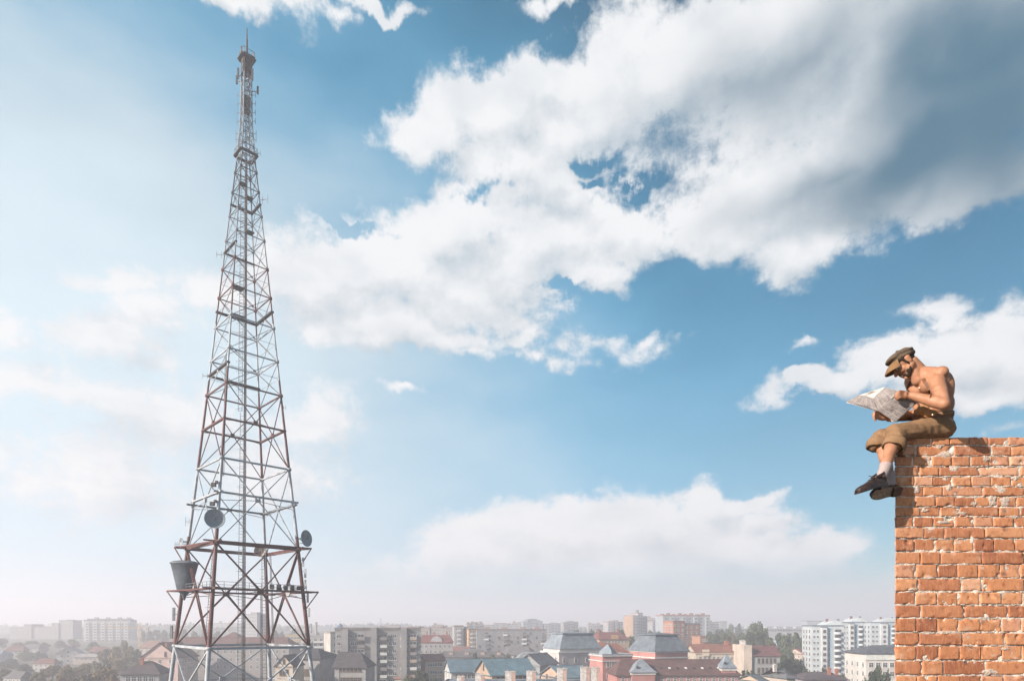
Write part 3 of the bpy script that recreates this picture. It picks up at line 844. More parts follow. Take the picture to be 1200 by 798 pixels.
BRASS = mat('brass', (0.75, 0.62, 0.42), .3, .1, 20, metal=.8)
EYEW = mat('eye_white', (.6, .58, .55), .3, .1, 10); EYED = mat('iris', (.03, .02, .015), .3, .1, 10)

def build_person():
    root = empty('person', Q(1094, 511, .11))
    root.location.z = WTOP
    tag(root, 'shirtless man in flat cap and rolled khaki trousers reading on the wall', 'person')
    ft = Vector((-.99, -.14, 0)).normalized(); lt = Vector((.14, -.99, 0)).normalized(); Z = Vector((0, 0, 1))
    # head frame
    hf = Vector((-.947, .32, 0)).normalized(); pitch = R(43)
    f = (hf * cos(pitch) - Z * sin(pitch)).normalized(); u = (Z * cos(pitch) + hf * sin(pitch)).normalized(); l = u.cross(f).normalized()
    HC = Q(1060.5, 425, .085)
    H = lambda a, b, c: HC + f * a + l * b + u * c
    hax = rot_axes(f, l, u)
    lean = R(14); tu = (Z * cos(lean) + ft * sin(lean)).normalized(); tf = lt.cross(tu).normalized() * -1
    tf = tf if tf.dot(ft) > 0 else -tf
    tax = rot_axes(tf, lt, tu)
    S = Shapes()
    # head
    S.ell(H(.004, 0, .026), (.086, .073, .082), hax); S.ell(H(.034, 0, -.034), (.058, .058, .072), hax)
    for s in (-1, 1):
        S.rod(H(.0, s * .050, -.05), H(.062, s * .012, -.100), .028, .022)
        S.ell(H(.066, s * .036, -.030), (.026, .026, .026), hax)
        S.rod(H(.084, s * .012, .020), H(.070, s * .046, .016), .013, .013)
        S.ell(H(-.006, s * .079, -.004), (.021, .010, .034), hax); S.ell(H(-.012, s * .084, .012), (.018, .009, .018), hax)
        S.ell(H(.081, s * .031, -.004), (.012, .016, .009), hax)
    S.rod(H(.090, 0, .012), H(.117, 0, -.028), .010, .0135); S.ell(H(.104, .012, -.032), (.011, .009, .008), hax); S.ell(H(.104, -.012, -.032), (.011, .009, .008), hax)
    S.ell(H(.091, 0, -.058), (.012, .024, .007), hax); S.ell(H(.089, 0, -.070), (.012, .021, .008), hax); S.ell(H(.072, 0, -.099), (.022, .024, .02), hax)
    # neck and torso
    nb = Q(1082, 441.5, .075)
    S.rod(H(-.030, 0, -.035), nb, .053, .062); S.rod(Q(1076, 436.5, .07), Q(1094, 438.5, .0), .05, .058); S.rod(Q(1083, 438.5, .04), Q(1097, 445, -.04), .055, .060); S.rod(Q(1081, 439, .08), Q(1100, 447, .06), .055, .066); S.rod(Q(1072, 440, .12), Q(1070, 444, .2), .045, .05); S.rod(H(-.005, 0, -.07), Q(1076, 445, .06), .045, .05)
    S.ell(Q(1092, 451, .08), (.105, .165, .11), tax); S.ell(Q(1095, 462, .085), (.115, .165, .13), tax)
    S.ell(Q(1096, 476, .10), (.116, .155, .13), tax); S.ell(Q(1095, 492, .11), (.114, .150, .10), tax); S.ell(Q(1095, 500, .11), (.118, .15, .085), tax)
    S.ell(Q(1088, 484, .09), (.115, .13, .085), tax)
    cc = Q(1089.5, 455, .08)
    for s in (-1, 1):
        S.ell(cc + tf * .078 + lt * s * .072 + tu * .012, (.042, .082, .058), tax)
        S.ell(cc - tf * .065 + lt * s * .085 - tu * .01, (.055, .075, .11), tax)
        S.rod(nb - tu * .01 + lt * s * .03, cc + lt * s * .145 + tu * .075, .05, .05)
    sh = Q(1098, 449, -.062); el = Q(1106.5, 473.5, -.265); wr = Q(1067, 463.3, -.10)
    S.ell(sh + Vector((-.004, -.012, -.005)), (.061, .061, .070)); S.chain([(sh, .060), (sh.lerp(el, .45), .056), (sh.lerp(el, .8), .046), (el, .043)])
    S.ell(sh.lerp(el, .45) + Vector((-.015, 0, .012)), (.045, .05, .05))
    S.chain([(el, .042), (el.lerp(wr, .25), .047), (el.lerp(wr, .6), .038), (wr, .027)])
    sh2 = Q(1069, 446.5, .22); el2 = Q(1079, 485, .20); wr2 = Q(1042, 490.5, .10)
    S.chain([(sh2, .06), (sh2.lerp(el2, .5), .052), (el2, .042)]); S.chain([(el2, .042), (el2.lerp(wr2, .3), .045), (wr2, .027)])
    # hands: palm, four bent fingers, thumb
    pa = Q(1061, 463.2, -.085); S.rod(wr, pa, .025, .030, .75); S.ell(pa, (.036, .022, .034))
    for i in range(4):
        r = (.0090, .0095, .0090, .0078)[i]; sc = (.95, 1.05, 1.0, .82)[i]
        k0 = Q(1060, 459.3 + 2.5 * i, -.090); a = Q(1060 - 6.2 * sc, 458.2 + 2.55 * i, -.108); b = Q(1060 - 9.6 * sc, 460.3 + 2.4 * i, -.100); c = Q(1060 - 10.4 * sc, 463 + 2.0 * i, -.082)
        S.chain([(pa, r * 1.2), (k0, r * 1.15), (a, r * 1.05), (b, r), (c, r * .85)])
    S.chain([(pa + Vector((.02, 0, -.01)), .015), (Q(1059, 465, -.05), .0125), (Q(1054.5, 463, -.035), .011), (Q(1051, 461, -.04), .009)])
    pb = Q(1035, 488, .095); S.rod(wr2, pb, .025, .030, .8); S.ell(pb, (.034, .024, .036))
    for i in range(4):
        r = (.0092, .0096, .0090, .0078)[i]; sc = (.95, 1.08, 1.0, .8)[i]
        k0 = Q(1032, 483.6 + 2.7 * i, .085); a = Q(1032 - 5.6 * sc, 481.8 + 2.9 * i, .062); b = Q(1032 - 8.4 * sc, 483.4 + 2.9 * i, .045); c = Q(1032 - 7.0 * sc, 485.6 + 2.6 * i, .032)
        S.chain([(pb, r * 1.2), (k0, r * 1.15), (a, r * 1.05), (b, r), (c, r * .85)])
    S.chain([(pb + Vector((0, .02, .02)), .015), (Q(1033, 481, .12), .0125), (Q(1029, 478, .125), .011), (Q(1026.5, 476, .12), .009)])
    # legs
    hp, kn, an = Q(1104, 499, .03), Q(1049.5, 507, -.03), Q(1036.5, 551, -.13)
    hp2, kn2, an2 = Q(1085, 502, .19), Q(1033, 513, .09), Q(1042.5, 561, -.03)
    for a, b, c in ((hp, kn, an), (hp2, kn2, an2)):
        S.chain([(a, .085), (b, .058)]); S.ell(b, (.058, .058, .06))
        S.chain([(b, .054), (b.lerp(c, .28), .056), (b.lerp(c, .62), .045), (c, .034)])
        S.ell(b.lerp(c, .3) - ft * .018, (.046, .046, .08))
    he, toe = Q(1031, 564, -.155), Q(1003, 573, -.215)
    he2, toe2 = Q(1045, 573.5, -.05), Q(1016, 578.5, -.13)
    S.chain([(an, .034), (he, .03), (he.lerp(toe, .5), .026)]); S.chain([(an2, .034), (he2, .03), (he2.lerp(toe2, .5), .026)])
    body = S.build('body', SKIN, root, .0055, 7)
    body.data.materials[0] = SKIN
    # eyes
    for s in (-1, 1):
        g = MB(); c = H(.0835, s * .031, .0015)
        g.lathe([(.0115 * sin(a), -.0115 * cos(a)) for a in [pi * i / 8 for i in range(9)]], c, f, 12, 0); 
        g.lathe([(.0055, .0100), (.003, .0118), (.0001, .0121)], c, f - u * .25, 10, 1)
        e = g.build('eye', [EYEW, EYED], root, True); e.location = -root.location
    # beard, moustache, hair
    S = Shapes()
    for s in (-1, 1):
        S.chain([(H(.008, s * .0715, -.014), .0085), (H(.008, s * .0625, -.045), .011), (H(.032, s * .048, -.078), .015), (H(.064, s * .020, -.100), .017), (H(.070, 0, -.103), .017)])
        S.rod(H(.099, s * .004, -.049), H(.084, s * .030, -.062), .0055, .006)
        S.rod(H(.084, s * .030, -.062), H(.07, s * .030, -.095), .006, .009)
        S.ell(H(.045, s * .045, -.068), (.017, .012, .020), hax)
        S.rod(H(.092, s * .014, .0235), H(.076, s * .045, .020), .0052, .004)
    S.build('beard', HAIR, root, .0045, 3)
    S = Shapes(); S.ell(H(-.004, 0, .033), (.0845, .0755, .082), hax); S.ell(H(-.036, 0, .002), (.047, .060, .046), hax)
    for s in (-1, 1): S.rod(H(.020, s * .0735, .03), H(.012, s * .0715, -.022), .0095, .008); S.rod(H(.018, s * .068, .035), H(.06, s * .06, .04), .014, .012)
    S.build('hair', HAIR, root, .0055, 3)
    # flat cap: band, puffed crown with panel seams, button, brim
    capr = HC + u * .040 - f * .004
    S = Shapes()
    cu = (u * cos(R(-19)) + f * sin(R(-19))).normalized(); cf = (f * cos(R(-19)) - u * sin(R(-19))).normalized(); cax = rot_axes(cf, l, cu)
    C0 = lambda a, b, c: capr + cf * a + l * b + cu * c
    S.ell(C0(-.006, 0, .004), (.102, .087, .034), cax); S.ell(C0(.006, 0, .034), (.102, .094, .033), cax); S.ell(C0(.044, 0, .027), (.074, .084, .030), cax)
    S.ell(C0(-.044, 0, .032), (.058, .080, .028), cax)
    def capfold(co):
        v = co - capr; a = atan2(v.dot(l), v.dot(cf)); hgt = v.dot(cu)
        seam = -0.0045 * max(0, 1 - abs(((a / (pi / 4)) % 1) - .5) * -14 - 7) if False else 0
        s = abs(((a / (pi / 4) + .5) % 1) - .5)
        return (-.005 * max(0, 1 - s / .07) if hgt > .03 else 0) + .006 * noise.noise(co * 22) + .003 * noise.noise(co * 60)
    cap = S.build('flat_cap', TWEED, root, .006, 3, fn=capfold)
    g = MB(); bc = C0(.004, 0, .084); g.lathe([(.001, -.001), (.008, -.003), (.011, -.008), (.010, -.014)], bc, cu, 12)
    b = g.build('button', TWEED, cap, True)
    g = MB(); rows = []
    for i in range(19):
        a = lerp(-1.02, 1.02, i / 18); row = []
        for j in range(7):
            r = j / 6; k = cos(a)
            rad = .090 + r * .062 * max(.06, (k - .45) / .55 if k > .45 else .06) ** .6
            p = C0(rad * cos(a) * 1.04, rad * sin(a) * .93, -.006 - .030 * r * r - .024 * r - .004 * (sin(a) ** 2) * r)
            row.append(p)
        rows.append(row)
    top = [[p + cu * .0045 for p in r] for r in rows]; bot = [[p - cu * .0045 for p in r] for r in rows]
    for T, fl in ((top, 1), (bot, 0)):
        for i in range(18):
            for j in range(6):
                qd = [T[i][j], T[i + 1][j], T[i + 1][j + 1], T[i][j + 1]]
                g.face(qd if fl else qd[::-1])
    for i in range(18): g.face([top[i][6], top[i + 1][6], bot[i + 1][6], bot[i][6]]); 
    for j in range(6): g.face([top[0][j], top[0][j + 1], bot[0][j + 1], bot[0][j]]); g.face([top[18][j + 1], top[18][j], bot[18][j], bot[18][j + 1]])
    g.build('brim', TWEEDL, cap, False)
    # trousers: seat, thighs, lower part down to the rolled cuffs
    S = Shapes()
    S.ell(Q(1095, 501, .11), (.125, .160, .080), rot_axes(ft, lt, Z)); S.ell(Q(1094, 494, .11), (.122, .157, .085), tax)
    S.ell(Q(1104, 503, .035), (.098, .098, .085)); S.ell(Q(1090, 503, .19), (.10, .10, .08))
    S.chain([(hp + Vector((-.03, 0, -.01)), .095), (hp.lerp(kn, .5), .078), (kn, .070)]); S.chain([(hp2, .095), (kn2, .069)])
    c1 = Q(1048.5, 519, -.06); c2 = Q(1028.5, 519, .085)
    S.chain([(kn, .071), (c1, .073)]); S.chain([(kn2, .072), (c2, .072)])
    S.ell(kn + Vector((-.008, 0, .002)), (.070, .070, .068))
    def crease(co):
        a = noise.noise(co * 9); b = noise.noise(Vector((co.x * 8, co.y * 20, co.z * 34))); c = noise.noise(Vector((co.x * 30 + co.z * 22, co.y * 22, co.z * 14)))
        dk = min((co - kn).length, (co - kn2).length); am = 1 + 1.3 * max(0, 1 - dk / .16)
        return (.0045 * a + .0045 * b + .0055 * c * am)
    tr_ = S.build('trousers', KHAKI, root, .0065, 4, fn=crease)
    def cuff(c, d, r, h, name='cuff'):
        g = MB(); d = Vector(d).normalized(); n = 26; up = Vector((0, -1, 0)); x = d.cross(up).normalized(); y = d.cross(x)
        rows = []
        for rad, hh in ((r * .80, -h * .55), (r * .98, -h * .6), (r * 1.06, -h * .35), (r * 1.10, .15 * h), (r * 1.09, h * .5), (r * 1.02, h * .62), (r * .93, h * .55), (r * .90, 0), (r * .80, -h * .3)):
            rows.append([c + d * (hh + .012 * noise.noise(Vector((cos(2 * pi * k / n) * 2, sin(2 * pi * k / n) * 2, r * 50)))) + (x * cos(2 * pi * k / n) + y * sin(2 * pi * k / n)) * rad * (1 + .10 * noise.noise(Vector((cos(2 * pi * k / n) * 2.2, sin(2 * pi * k / n) * 2.2, hh * 14 + r * 9)))) for k in range(n)])
        for a, b in zip(rows, rows[1:]):
            for k in range(n): g.face([a[k], a[(k + 1) % n], b[(k + 1) % n], b[k]])
        o = g.build(name, KHAKI, tr_, True); return o
    cuff(c1 + Vector((0, 0, -.012)), (-.46, -.15, -.85), .079, .062); cuff(c2 + Vector((0, 0, -.012)), (-.25, -.1, -.95), .075, .062)
    # waistband, folded-down bib and hanging straps
    wc = Q(1094.5, 489, .105); g = MB(); n = 44; rows = []
    for dr, dz in ((-.01, -.018), (.006, -.018), (.008, 0), (.006, .018), (-.012, .018)):
        rows.append([wc + tf * cos(2 * pi * k / n) * (.118 + dr) + lt * sin(2 * pi * k / n) * (.153 + dr) + Z * (dz - .012 + .012 * cos(2 * pi * k / n)) for k in range(n)])
    for a, b in zip(rows, rows[1:]):
        for k in range(n): g.face([a[k], a[(k + 1) % n], b[(k + 1) % n], b[k]])
    g.build('waistband', KHAKI, tr_, True)
    from mathutils.bvhtree import BVHTree
    dg = bpy.context.evaluated_depsgraph_get(); dg.update()
    bv = BVHTree.FromPolygons([v.co[:] for v in body.data.vertices], [p.vertices[:] for p in body.data.polygons])
    eye = Vector((0, 0, EYE))
    def onbody(px, py, off=.006):
        d = (P(px, py, 5) - eye).normalized(); hit = bv.ray_cast(eye, d)
        return hit[0] - d * off if hit[0] is not None else None
    pbib = onbody(1080.5, 481, -.012); pbib2 = onbody(1090, 485, -.012)
    S = Shapes(); S.ell(pbib, (.060, .060, .046), tax); S.ell(pbib2, (.055, .05, .036), tax); S.rod(pbib, pbib2, .046, .038)
    bib = S.build('bib', cloth_mat('bib_cotton', (0.36, 0.19, 0.085), (0.29, 0.145, 0.065)), tr_, .007, 3, fn=lambda co: .005 * noise.noise(co * 28) + .004 * noise.noise(co * 50))
    def strap(pts, w=.03, name='strap'):
        pp = [onbody(*p) for p in pts]; pp = [p for p in pp if p is not None]
        fine = []
        for a, b in zip(pp, pp[1:]): fine += [a.lerp(b, t / 3) for t in range(3)]
        fine.append(pp[-1]); g = MB()
        for a, b in zip(fine, fine[1:]):
            d = (b - a).normalized(); g.bar(a - d * .002, b + d * .002, w, .006, up=(eye - a).normalized())
        o = g.build(name, STRAP, root); o.location = -root.location; return o
    s1 = strap([(1082, 444), (1084, 448), (1087, 452), (1089.5, 456.5), (1090.5, 461), (1090, 465)], .026)
    s2 = strap([(1067, 447), (1064.5, 452), (1063.3, 457), (1063, 461)], .016)
    for px, py, r in ((1077.5, 454.8, .008), (1093, 486.5, .009)):
        p = onbody(px, py, .008)
        if px > 1090: p = Q(px, py - .5, -.115)
        d = (eye - p).normalized(); g = MB(); g.lathe([(.0005, .006), (r * .7, .005), (r, 0), (r * .9, -.004)], p, d, 12)
        o = g.build('button', BRASS, root, True); o.location = -root.location
    # socks
    def tubes(name, pts, m, n=18):
        g = MB(); rows = []
        for i, (c, r) in enumerate(pts):
            d = (pts[min(i + 1, len(pts) - 1)][0] - pts[max(0, i - 1)][0]).normalized(); x = d.cross(Vector((0, -1, 0))).normalized(); y = d.cross(x)
            rows.append([c + (x * cos(2 * pi * k / n) + y * sin(2 * pi * k / n)) * r * (1 + .05 * sin(i * 2.4 + k * .4)) for k in range(n)])
        for a, b in zip(rows, rows[1:]):
            for k in range(n): g.face([a[k], a[(k + 1) % n], b[(k + 1) % n], b[k]])
        o = g.build(name, m, root, True); o.location = -root.location; return o
    def sock(a, b, h):
        top = a.lerp(b, .86); pts = [(top, .040), (top.lerp(b, .1), .049)] + [(top.lerp(b, t), lerp(.048, .043, t)) for t in (.25, .4, .55, .7, .85, 1)] + [(b.lerp(h, .3), .042), (b.lerp(h, .7), .038)]
        return tubes('sock', pts, SOCK)
    sock(kn, an, he); sock(kn2, an2, he2)
    # shoes: lofted upper, welt and sole, heel, laces
    def shoe(heel, toe, up, ankle):
        d = (toe - heel).normalized(); L = .29; up = (up - d * up.dot(d)).normalized(); s = d.cross(up).normalized()
        o0 = heel - d * .045 - up * .03
        def at(x, y, z): return o0 + d * x * L + s * y + up * z
        prof = [(0, .018, .045), (.03, .030, .062), (.10, .036, .078), (.2, .037, .080), (.30, .036, .076), (.42, .037, .068), (.55, .041, .058), (.68, .045, .049), (.80, .043, .044), (.90, .036, .038), (.96, .026, .030), (1.0, .008, .018)]
        g = MB(); n = 14; rows = []
        for x, w, h in prof:
            row = []
            for k in range(n):
                a = pi * k / (n - 1); row.append(at(x, -cos(a) * w * (1 if sin(a) < .5 else 1), h * sin(a) ** .75 if 0 < k < n - 1 else 0))
            rows.append(row)
        for a, b in zip(rows, rows[1:]):
            for k in range(n - 1): g.face([a[k], b[k], b[k + 1], a[k + 1]])
        g.face(rows[0][::-1]); g.face(rows[-1])
        o = g.build('shoe', SHOE, root, True); o.location = -root.location
        g = MB(); m = 26; t_, b_ = [], []
        out = [(x, w + .005) for x, w, h in prof]; poly = [(x, -w) for x, w in out] + [(x, w) for x, w in out[::-1]]
        A = [at(x * 1.015 - .006, y, .004) for x, y in poly]; B = [at(x * 1.015 - .006, y, -.010) for x, y in poly]
        for i in range(len(A)): g.face([A[i], A[(i + 1) % len(A)], B[(i + 1) % len(A)], B[i]], 0)
        for i in range(len(out) - 1):
            j = len(poly) - 1 - i
            g.face([B[i], B[i + 1], B[j - 1], B[j]][::-1], 1); g.face([A[i], A[i + 1], A[j - 1], A[j]], 0)
        hp_ = [(x, y) for x, y in poly if x <= .3]; C = [at(x * 1.0, y * .97, -.010) for x, y in hp_]; D = [at(x * 1.0, y * .95, -.030) for x, y in hp_]
        for i in range(len(C)): g.face([C[i], C[(i + 1) % len(C)], D[(i + 1) % len(C)], D[i]], 0)
        g.face(D, 0)
        q = g.build('sole', [SHOE, SOLE], o)
        g = MB()
        for i in range(4):
            x = .34 + .07 * i; z = .079 - .0095 * i
            g.tube(at(x, -.022, z - .006), at(x + .03, .022, z - .004), .0032, .0032, 6); g.tube(at(x + .03, -.022, z - .006), at(x, .022, z - .004), .0032, .0032, 6)
        g.tube(at(.33, .0, .080), at(.30, -.03, .098), .003, .003, 6); g.tube(at(.33, .0, .080), at(.36, .03, .098), .003, .003, 6); g.tube(at(.30, -.03, .098), at(.34, -.034, .075), .003, .003, 6)
        g.build('laces', SHOE, o)
        g = MB(); rows = []                                   # padded collar round the ankle
        for rr, zz in ((.040, .066), (.046, .078), (.044, .090), (.038, .088)):
            rows.append([at(.17 + cos(2 * pi * k / 18) * rr * 1.25 / L, sin(2 * pi * k / 18) * rr, zz - .010 * cos(2 * pi * k / 18)) for k in range(18)])
        for a, b in zip(rows, rows[1:]):
            for k in range(18): g.face([a[k], a[(k + 1) % 18], b[(k + 1) % 18], b[k]])
        g.build('collar', SHOE, o, True)
        return o
    shoe(he, toe, Vector((.15, .05, 1)), an)
    shoe(he2, toe2, Vector((.2, .82, .5)), an2)
    return root
person = build_person()

# ---------------------------------------------------------------- his newspaper
def print_mat():
    m = bpy.data.materials.new('newsprint'); m.use_nodes = True
    k = Nodes(m.node_tree); b = m.node_tree.nodes['Principled BSDF']
    uv = k.new('ShaderNodeTexCoord').outputs['UV']
    sx = k.new('ShaderNodeSeparateXYZ'); k.con(uv, sx.inputs[0])
    # columns of text: gutters every fifth of the width, lines broken into words, a few white rules and grey pictures
    gut = k.math('ABSOLUTE', k.math('SUBTRACT', k.math('FRACT', k.math('MULTIPLY', sx.outputs[0], 5.0)), .5))
    col = k.ramp(gut, .44, .45, 1, 0, smooth=False)
    line = k.ramp(k.math('ABSOLUTE', k.math('SUBTRACT', k.math('FRACT', k.math('MULTIPLY', sx.outputs[1], 58.0)), .5)), .30, .34, 1, 0)
    mp = k.vmath('MULTIPLY', uv, (60, 58, 1)); wn = k.new('ShaderNodeTexVoronoi'); k.con(mp, wn.inputs['Vector']); wn.inputs['Scale'].default_value = 1.0
    words = k.ramp(wn.outputs['Distance'], .62, .7, 1, 0)
    br = k.new('ShaderNodeTexBrick'); k.con(uv, br.inputs['Vector']); br.inputs['Scale'].default_value = 2.2; br.inputs['Mortar Size'].default_value = .012; br.offset = .37; br.squash = 1.4
    br.inputs['Color1'].default_value = (1, 1, 1, 1); br.inputs['Color2'].default_value = (.62, .62, .62, 1); br.inputs['Mortar'].default_value = (0, 0, 0, 1)
    bw = k.new('ShaderNodeRGBToBW'); k.con(br.outputs[0], bw.inputs[0])
    ink = k.math('MULTIPLY', k.math('MULTIPLY', col, line), k.math('MULTIPLY', words, bw.outputs[0]))
    big = k.noise(uv, 5, 2, .5); pic = k.ramp(big.outputs[0], .60, .62, 0, .6)
    ink = k.math('MAXIMUM', k.math('MULTIPLY', ink, .95), k.math('MULTIPLY', pic, bw.outputs[0]))
    c = k.mix(ink, (0.34, 0.30, 0.29), (0.03, 0.027, 0.029))
    k.con(c, b.inputs['Base Color']); b.inputs['Roughness'].default_value = .85; b.inputs['Specular IOR Level'].default_value = .15
    return m
NEWS = print_mat(); PAPER = mat('paper_margin', (0.56, 0.50, 0.47), .85, .08, 8)
def build_news():
    root = empty('newspaper', Q(1036, 478, .02))
    tag(root, 'open printed newspaper held up in both hands of the sitting man', 'newspaper')
    def sheet(c00, c10, c11, c01, bulge, m, seed, name='page', n=22, thick=.0012):
        a, b, c, d = [Q(*t) for t in (c00, c10, c11, c01)]; nn = (b - a).cross(d - a).normalized()
        if nn.y > 0: nn = -nn
        vs = []; uvs = []
        for j in range(n + 1):
            for i in range(n + 1):
                u_, v_ = i / n, j / n
                p = a * (1 - u_) * (1 - v_) + b * u_ * (1 - v_) + c * u_ * v_ + d * (1 - u_) * v_
                p = p + nn * (bulge * sin(pi * u_) * (0.4 + .6 * sin(pi * v_)) + .006 * noise.noise(Vector((u_ * 3, v_ * 3, seed))) + .0025 * noise.noise(Vector((u_ * 9, v_ * 9, seed))))
                vs.append(p); uvs.append((u_ , v_))
        me = bpy.data.meshes.new(name); fs = [(j * (n + 1) + i, j * (n + 1) + i + 1, (j + 1) * (n + 1) + i + 1, (j + 1) * (n + 1) + i) for j in range(n) for i in range(n)]
        me.from_pydata([tuple(v) for v in vs], [], fs); uvl = me.uv_layers.new(name='print')
        for lp in me.loops: uvl.data[lp.index].uv = uvs[lp.vertex_index]
        me.materials.append(m); me.polygons.foreach_set('use_smooth', [True] * len(fs)); me.update()
        o = link(name, me, root); o.location = -root.location
        sd = o.modifiers.new('thickness', 'SOLIDIFY'); sd.thickness = thick; sd.offset = 0
        return o
    sheet((1023, 466.5, .06), (1037, 454, .00), (1050, 463, -.066), (1030, 482, .03), .012, NEWS, 1)
    sheet((1030, 482, .03), (1050, 463, -.066), (1075, 471.5, -.075), (1049.5, 495, .0), .010, NEWS, 2)
    sheet((1037, 454, .004), (1049.5, 457.5, -.055), (1062, 466, -.068), (1048, 463, -.060), .004, NEWS, 7)
    sheet((1006.5, 463, .13), (1023, 466.5, .063), (1030, 482, .033), (992, 470.7, .16), .012, NEWS, 3)
    sheet((1006, 463, .134), (1037, 453.6, .008), (1026, 467, .068), (1014, 467, .11), -.012, PAPER, 4)
    sheet((1024, 467.5, .066), (1040, 456, .008), (1075, 472.2, -.066), (1046, 495, .012), -.002, PAPER, 5)
    sheet((1006.5, 463.6, .136), (1023, 467, .069), (1031, 483, .041), (991.5, 471.8, .166), .010, PAPER, 6)
    return root
newspaper = build_news()
# ---------------------------------------------------------------- the town below
def terrain(x, y):
    h = 7.0 * sstep(450, 1300, y) + 2.2 * noise.noise(Vector((x * .004, y * .004, 1))) * sstep(120, 400, y)
    h += 9.0 * sstep(-60, -330, x) * sstep(380, 800, y)                      # the slope on the left
    h += 5.0 * sstep(640, 950, y) * math.exp(-((x - 40) / 420.0) ** 2)
    return h

def build_ground():
    g = MB(); ys = [-600, -200, 0, 60, 120] + [160 + 25 * i for i in range(50)] + [1450 + 150 * i for i in range(18)]
    xs = [-3400 + 400 * i for i in range(6)] + [-1200 + 40 * i for i in range(61)] + [1400 + 400 * i for i in range(6)]
    vs = [(x, y, terrain(x, y)) for y in ys for x in xs]; n = len(xs)
    fs = [(j * n + i, j * n + i + 1, (j + 1) * n + i + 1, (j + 1) * n + i) for j in range(len(ys) - 1) for i in range(n - 1)]
    g.add(vs, fs)
    m = bpy.data.materials.new('town_ground'); m.use_nodes = True
    k = Nodes(m.node_tree); b = m.node_tree.nodes['Principled BSDF']; tc = k.new('ShaderNodeTexCoord').outputs['Object']
    a = k.noise(tc, .012, 5, .6); c = k.noise(tc, .09, 5, .65); d = k.noise(tc, .6, 4, .6)
    col = k.mix(k.ramp(a.outputs[0], .42, .58), (0.055, 0.065, 0.035), (0.13, 0.115, 0.095))
    col = k.mix(k.ramp(c.outputs[0], .5, .62), col, (0.075, 0.072, 0.07)); col = k.mix(k.ramp(d.outputs[0], .35, .7, 0, .5), col, (0.05, 0.06, 0.03))
    k.con(col, b.inputs['Base Color']); b.inputs['Roughness'].default_value = .95
    tag(g.build('ground', m, smooth=True), kind='structure')
build_ground()

_mc = {}
def wallm(col, rough=.9):
    col = tuple(c * .80 for c in col)
    key = ('w',) + tuple(col)
    if key not in _mc: _mc[key] = mat('render_wall', col, rough, .16, .25, bump=0, detail=7, spec=.15)
    return _mc[key]
def roofm(col, rough=.75):
    col = tuple(c * .82 for c in col)
    key = ('r',) + tuple(col)
    if key not in _mc: _mc[key] = mat('roof_cover', col, rough, .30, .5, detail=8, spec=.25)
    return _mc[key]
GLASS = mat('window_glass', (0.035, 0.042, 0.052), .12, .3, .2, spec=.6)
FRAME_W = mat('window_frame_white', (.62, .62, .62), .6, .08, 2)
FRAME_D = mat('window_frame_brown', (.20, .15, .12), .7, .2, 2)
BALC_W = mat('balcony_white', (.58, .58, .56), .8, .15, .6)
BALC_T = mat('balcony_tan', (.40, .31, .24), .8, .25, .6)
CHIMW = mat('chimney_white_brick', (.55, .50, .47), .9, .3, 1.5)
CHIMR = mat('chimney_red_brick', (.33, .13, .09), .9, .3, 1.5)
STEEL = mat('dull_steel', (.30, .31, .33), .5, .2, 1)

_wm = {}
def winmesh(w, h, fr, arched=False, bars=True):
    key = (round(w, 2), round(h, 2), fr.name, arched, bars)
    if key in _wm: return _wm[key]
    g = MB(); t = .10; d = .10                               # x across, y outwards (negative), z up; origin at the centre
    t = .10 if bars else .06; pts_o = [(-w / 2, -h / 2), (w / 2, -h / 2)]; pts_i = [(-w / 2 + t, -h / 2 + t), (w / 2 - t, -h / 2 + t)]
    if arched:
        for i in range(9):
            a = pi * i / 8; pts_o.append((cos(a) * w / 2, h / 2 - w / 2 + sin(a) * w / 2)); pts_i.append((cos(a) * (w / 2 - t), h / 2 - w / 2 + sin(a) * (w / 2 - t)))
    else:
        pts_o += [(w / 2, h / 2), (-w / 2, h / 2)]; pts_i += [(w / 2 - t, h / 2 - t), (-w / 2 + t, h / 2 - t)]
    n = len(pts_o)
    for i in range(n):
        j = (i + 1) % n; a, b, c, e = pts_o[i], pts_o[j], pts_i[j], pts_i[i]
        g.face([(a[0], -d, a[1]), (b[0], -d, b[1]), (c[0], -d, c[1]), (e[0], -d, e[1])], 0)
        g.face([(a[0], 0.0, a[1]), (b[0], 0.0, b[1]), (b[0], -d, b[1]), (a[0], -d, a[1])], 0)
        g.face([(e[0], -d, e[1]), (c[0], -d, c[1]), (c[0], -.025, c[1]), (e[0], -.025, e[1])], 0)
    g.face([(x, -.025, z) for x, z in pts_i], 1)
    if bars:
        g.box((0, -.05, -.02), (.07, .05, h - 2 * t), m=0)
        if h > 1.3: g.box((0, -.052, h * .18), (w - 2 * t, .045, .06), m=0)
    g.box((0, -.09, -h / 2 - .05), (w + .2, .2, .07), m=0)
    _wm[key] = g.mesh('window', [fr, GLASS]); return _wm[key]

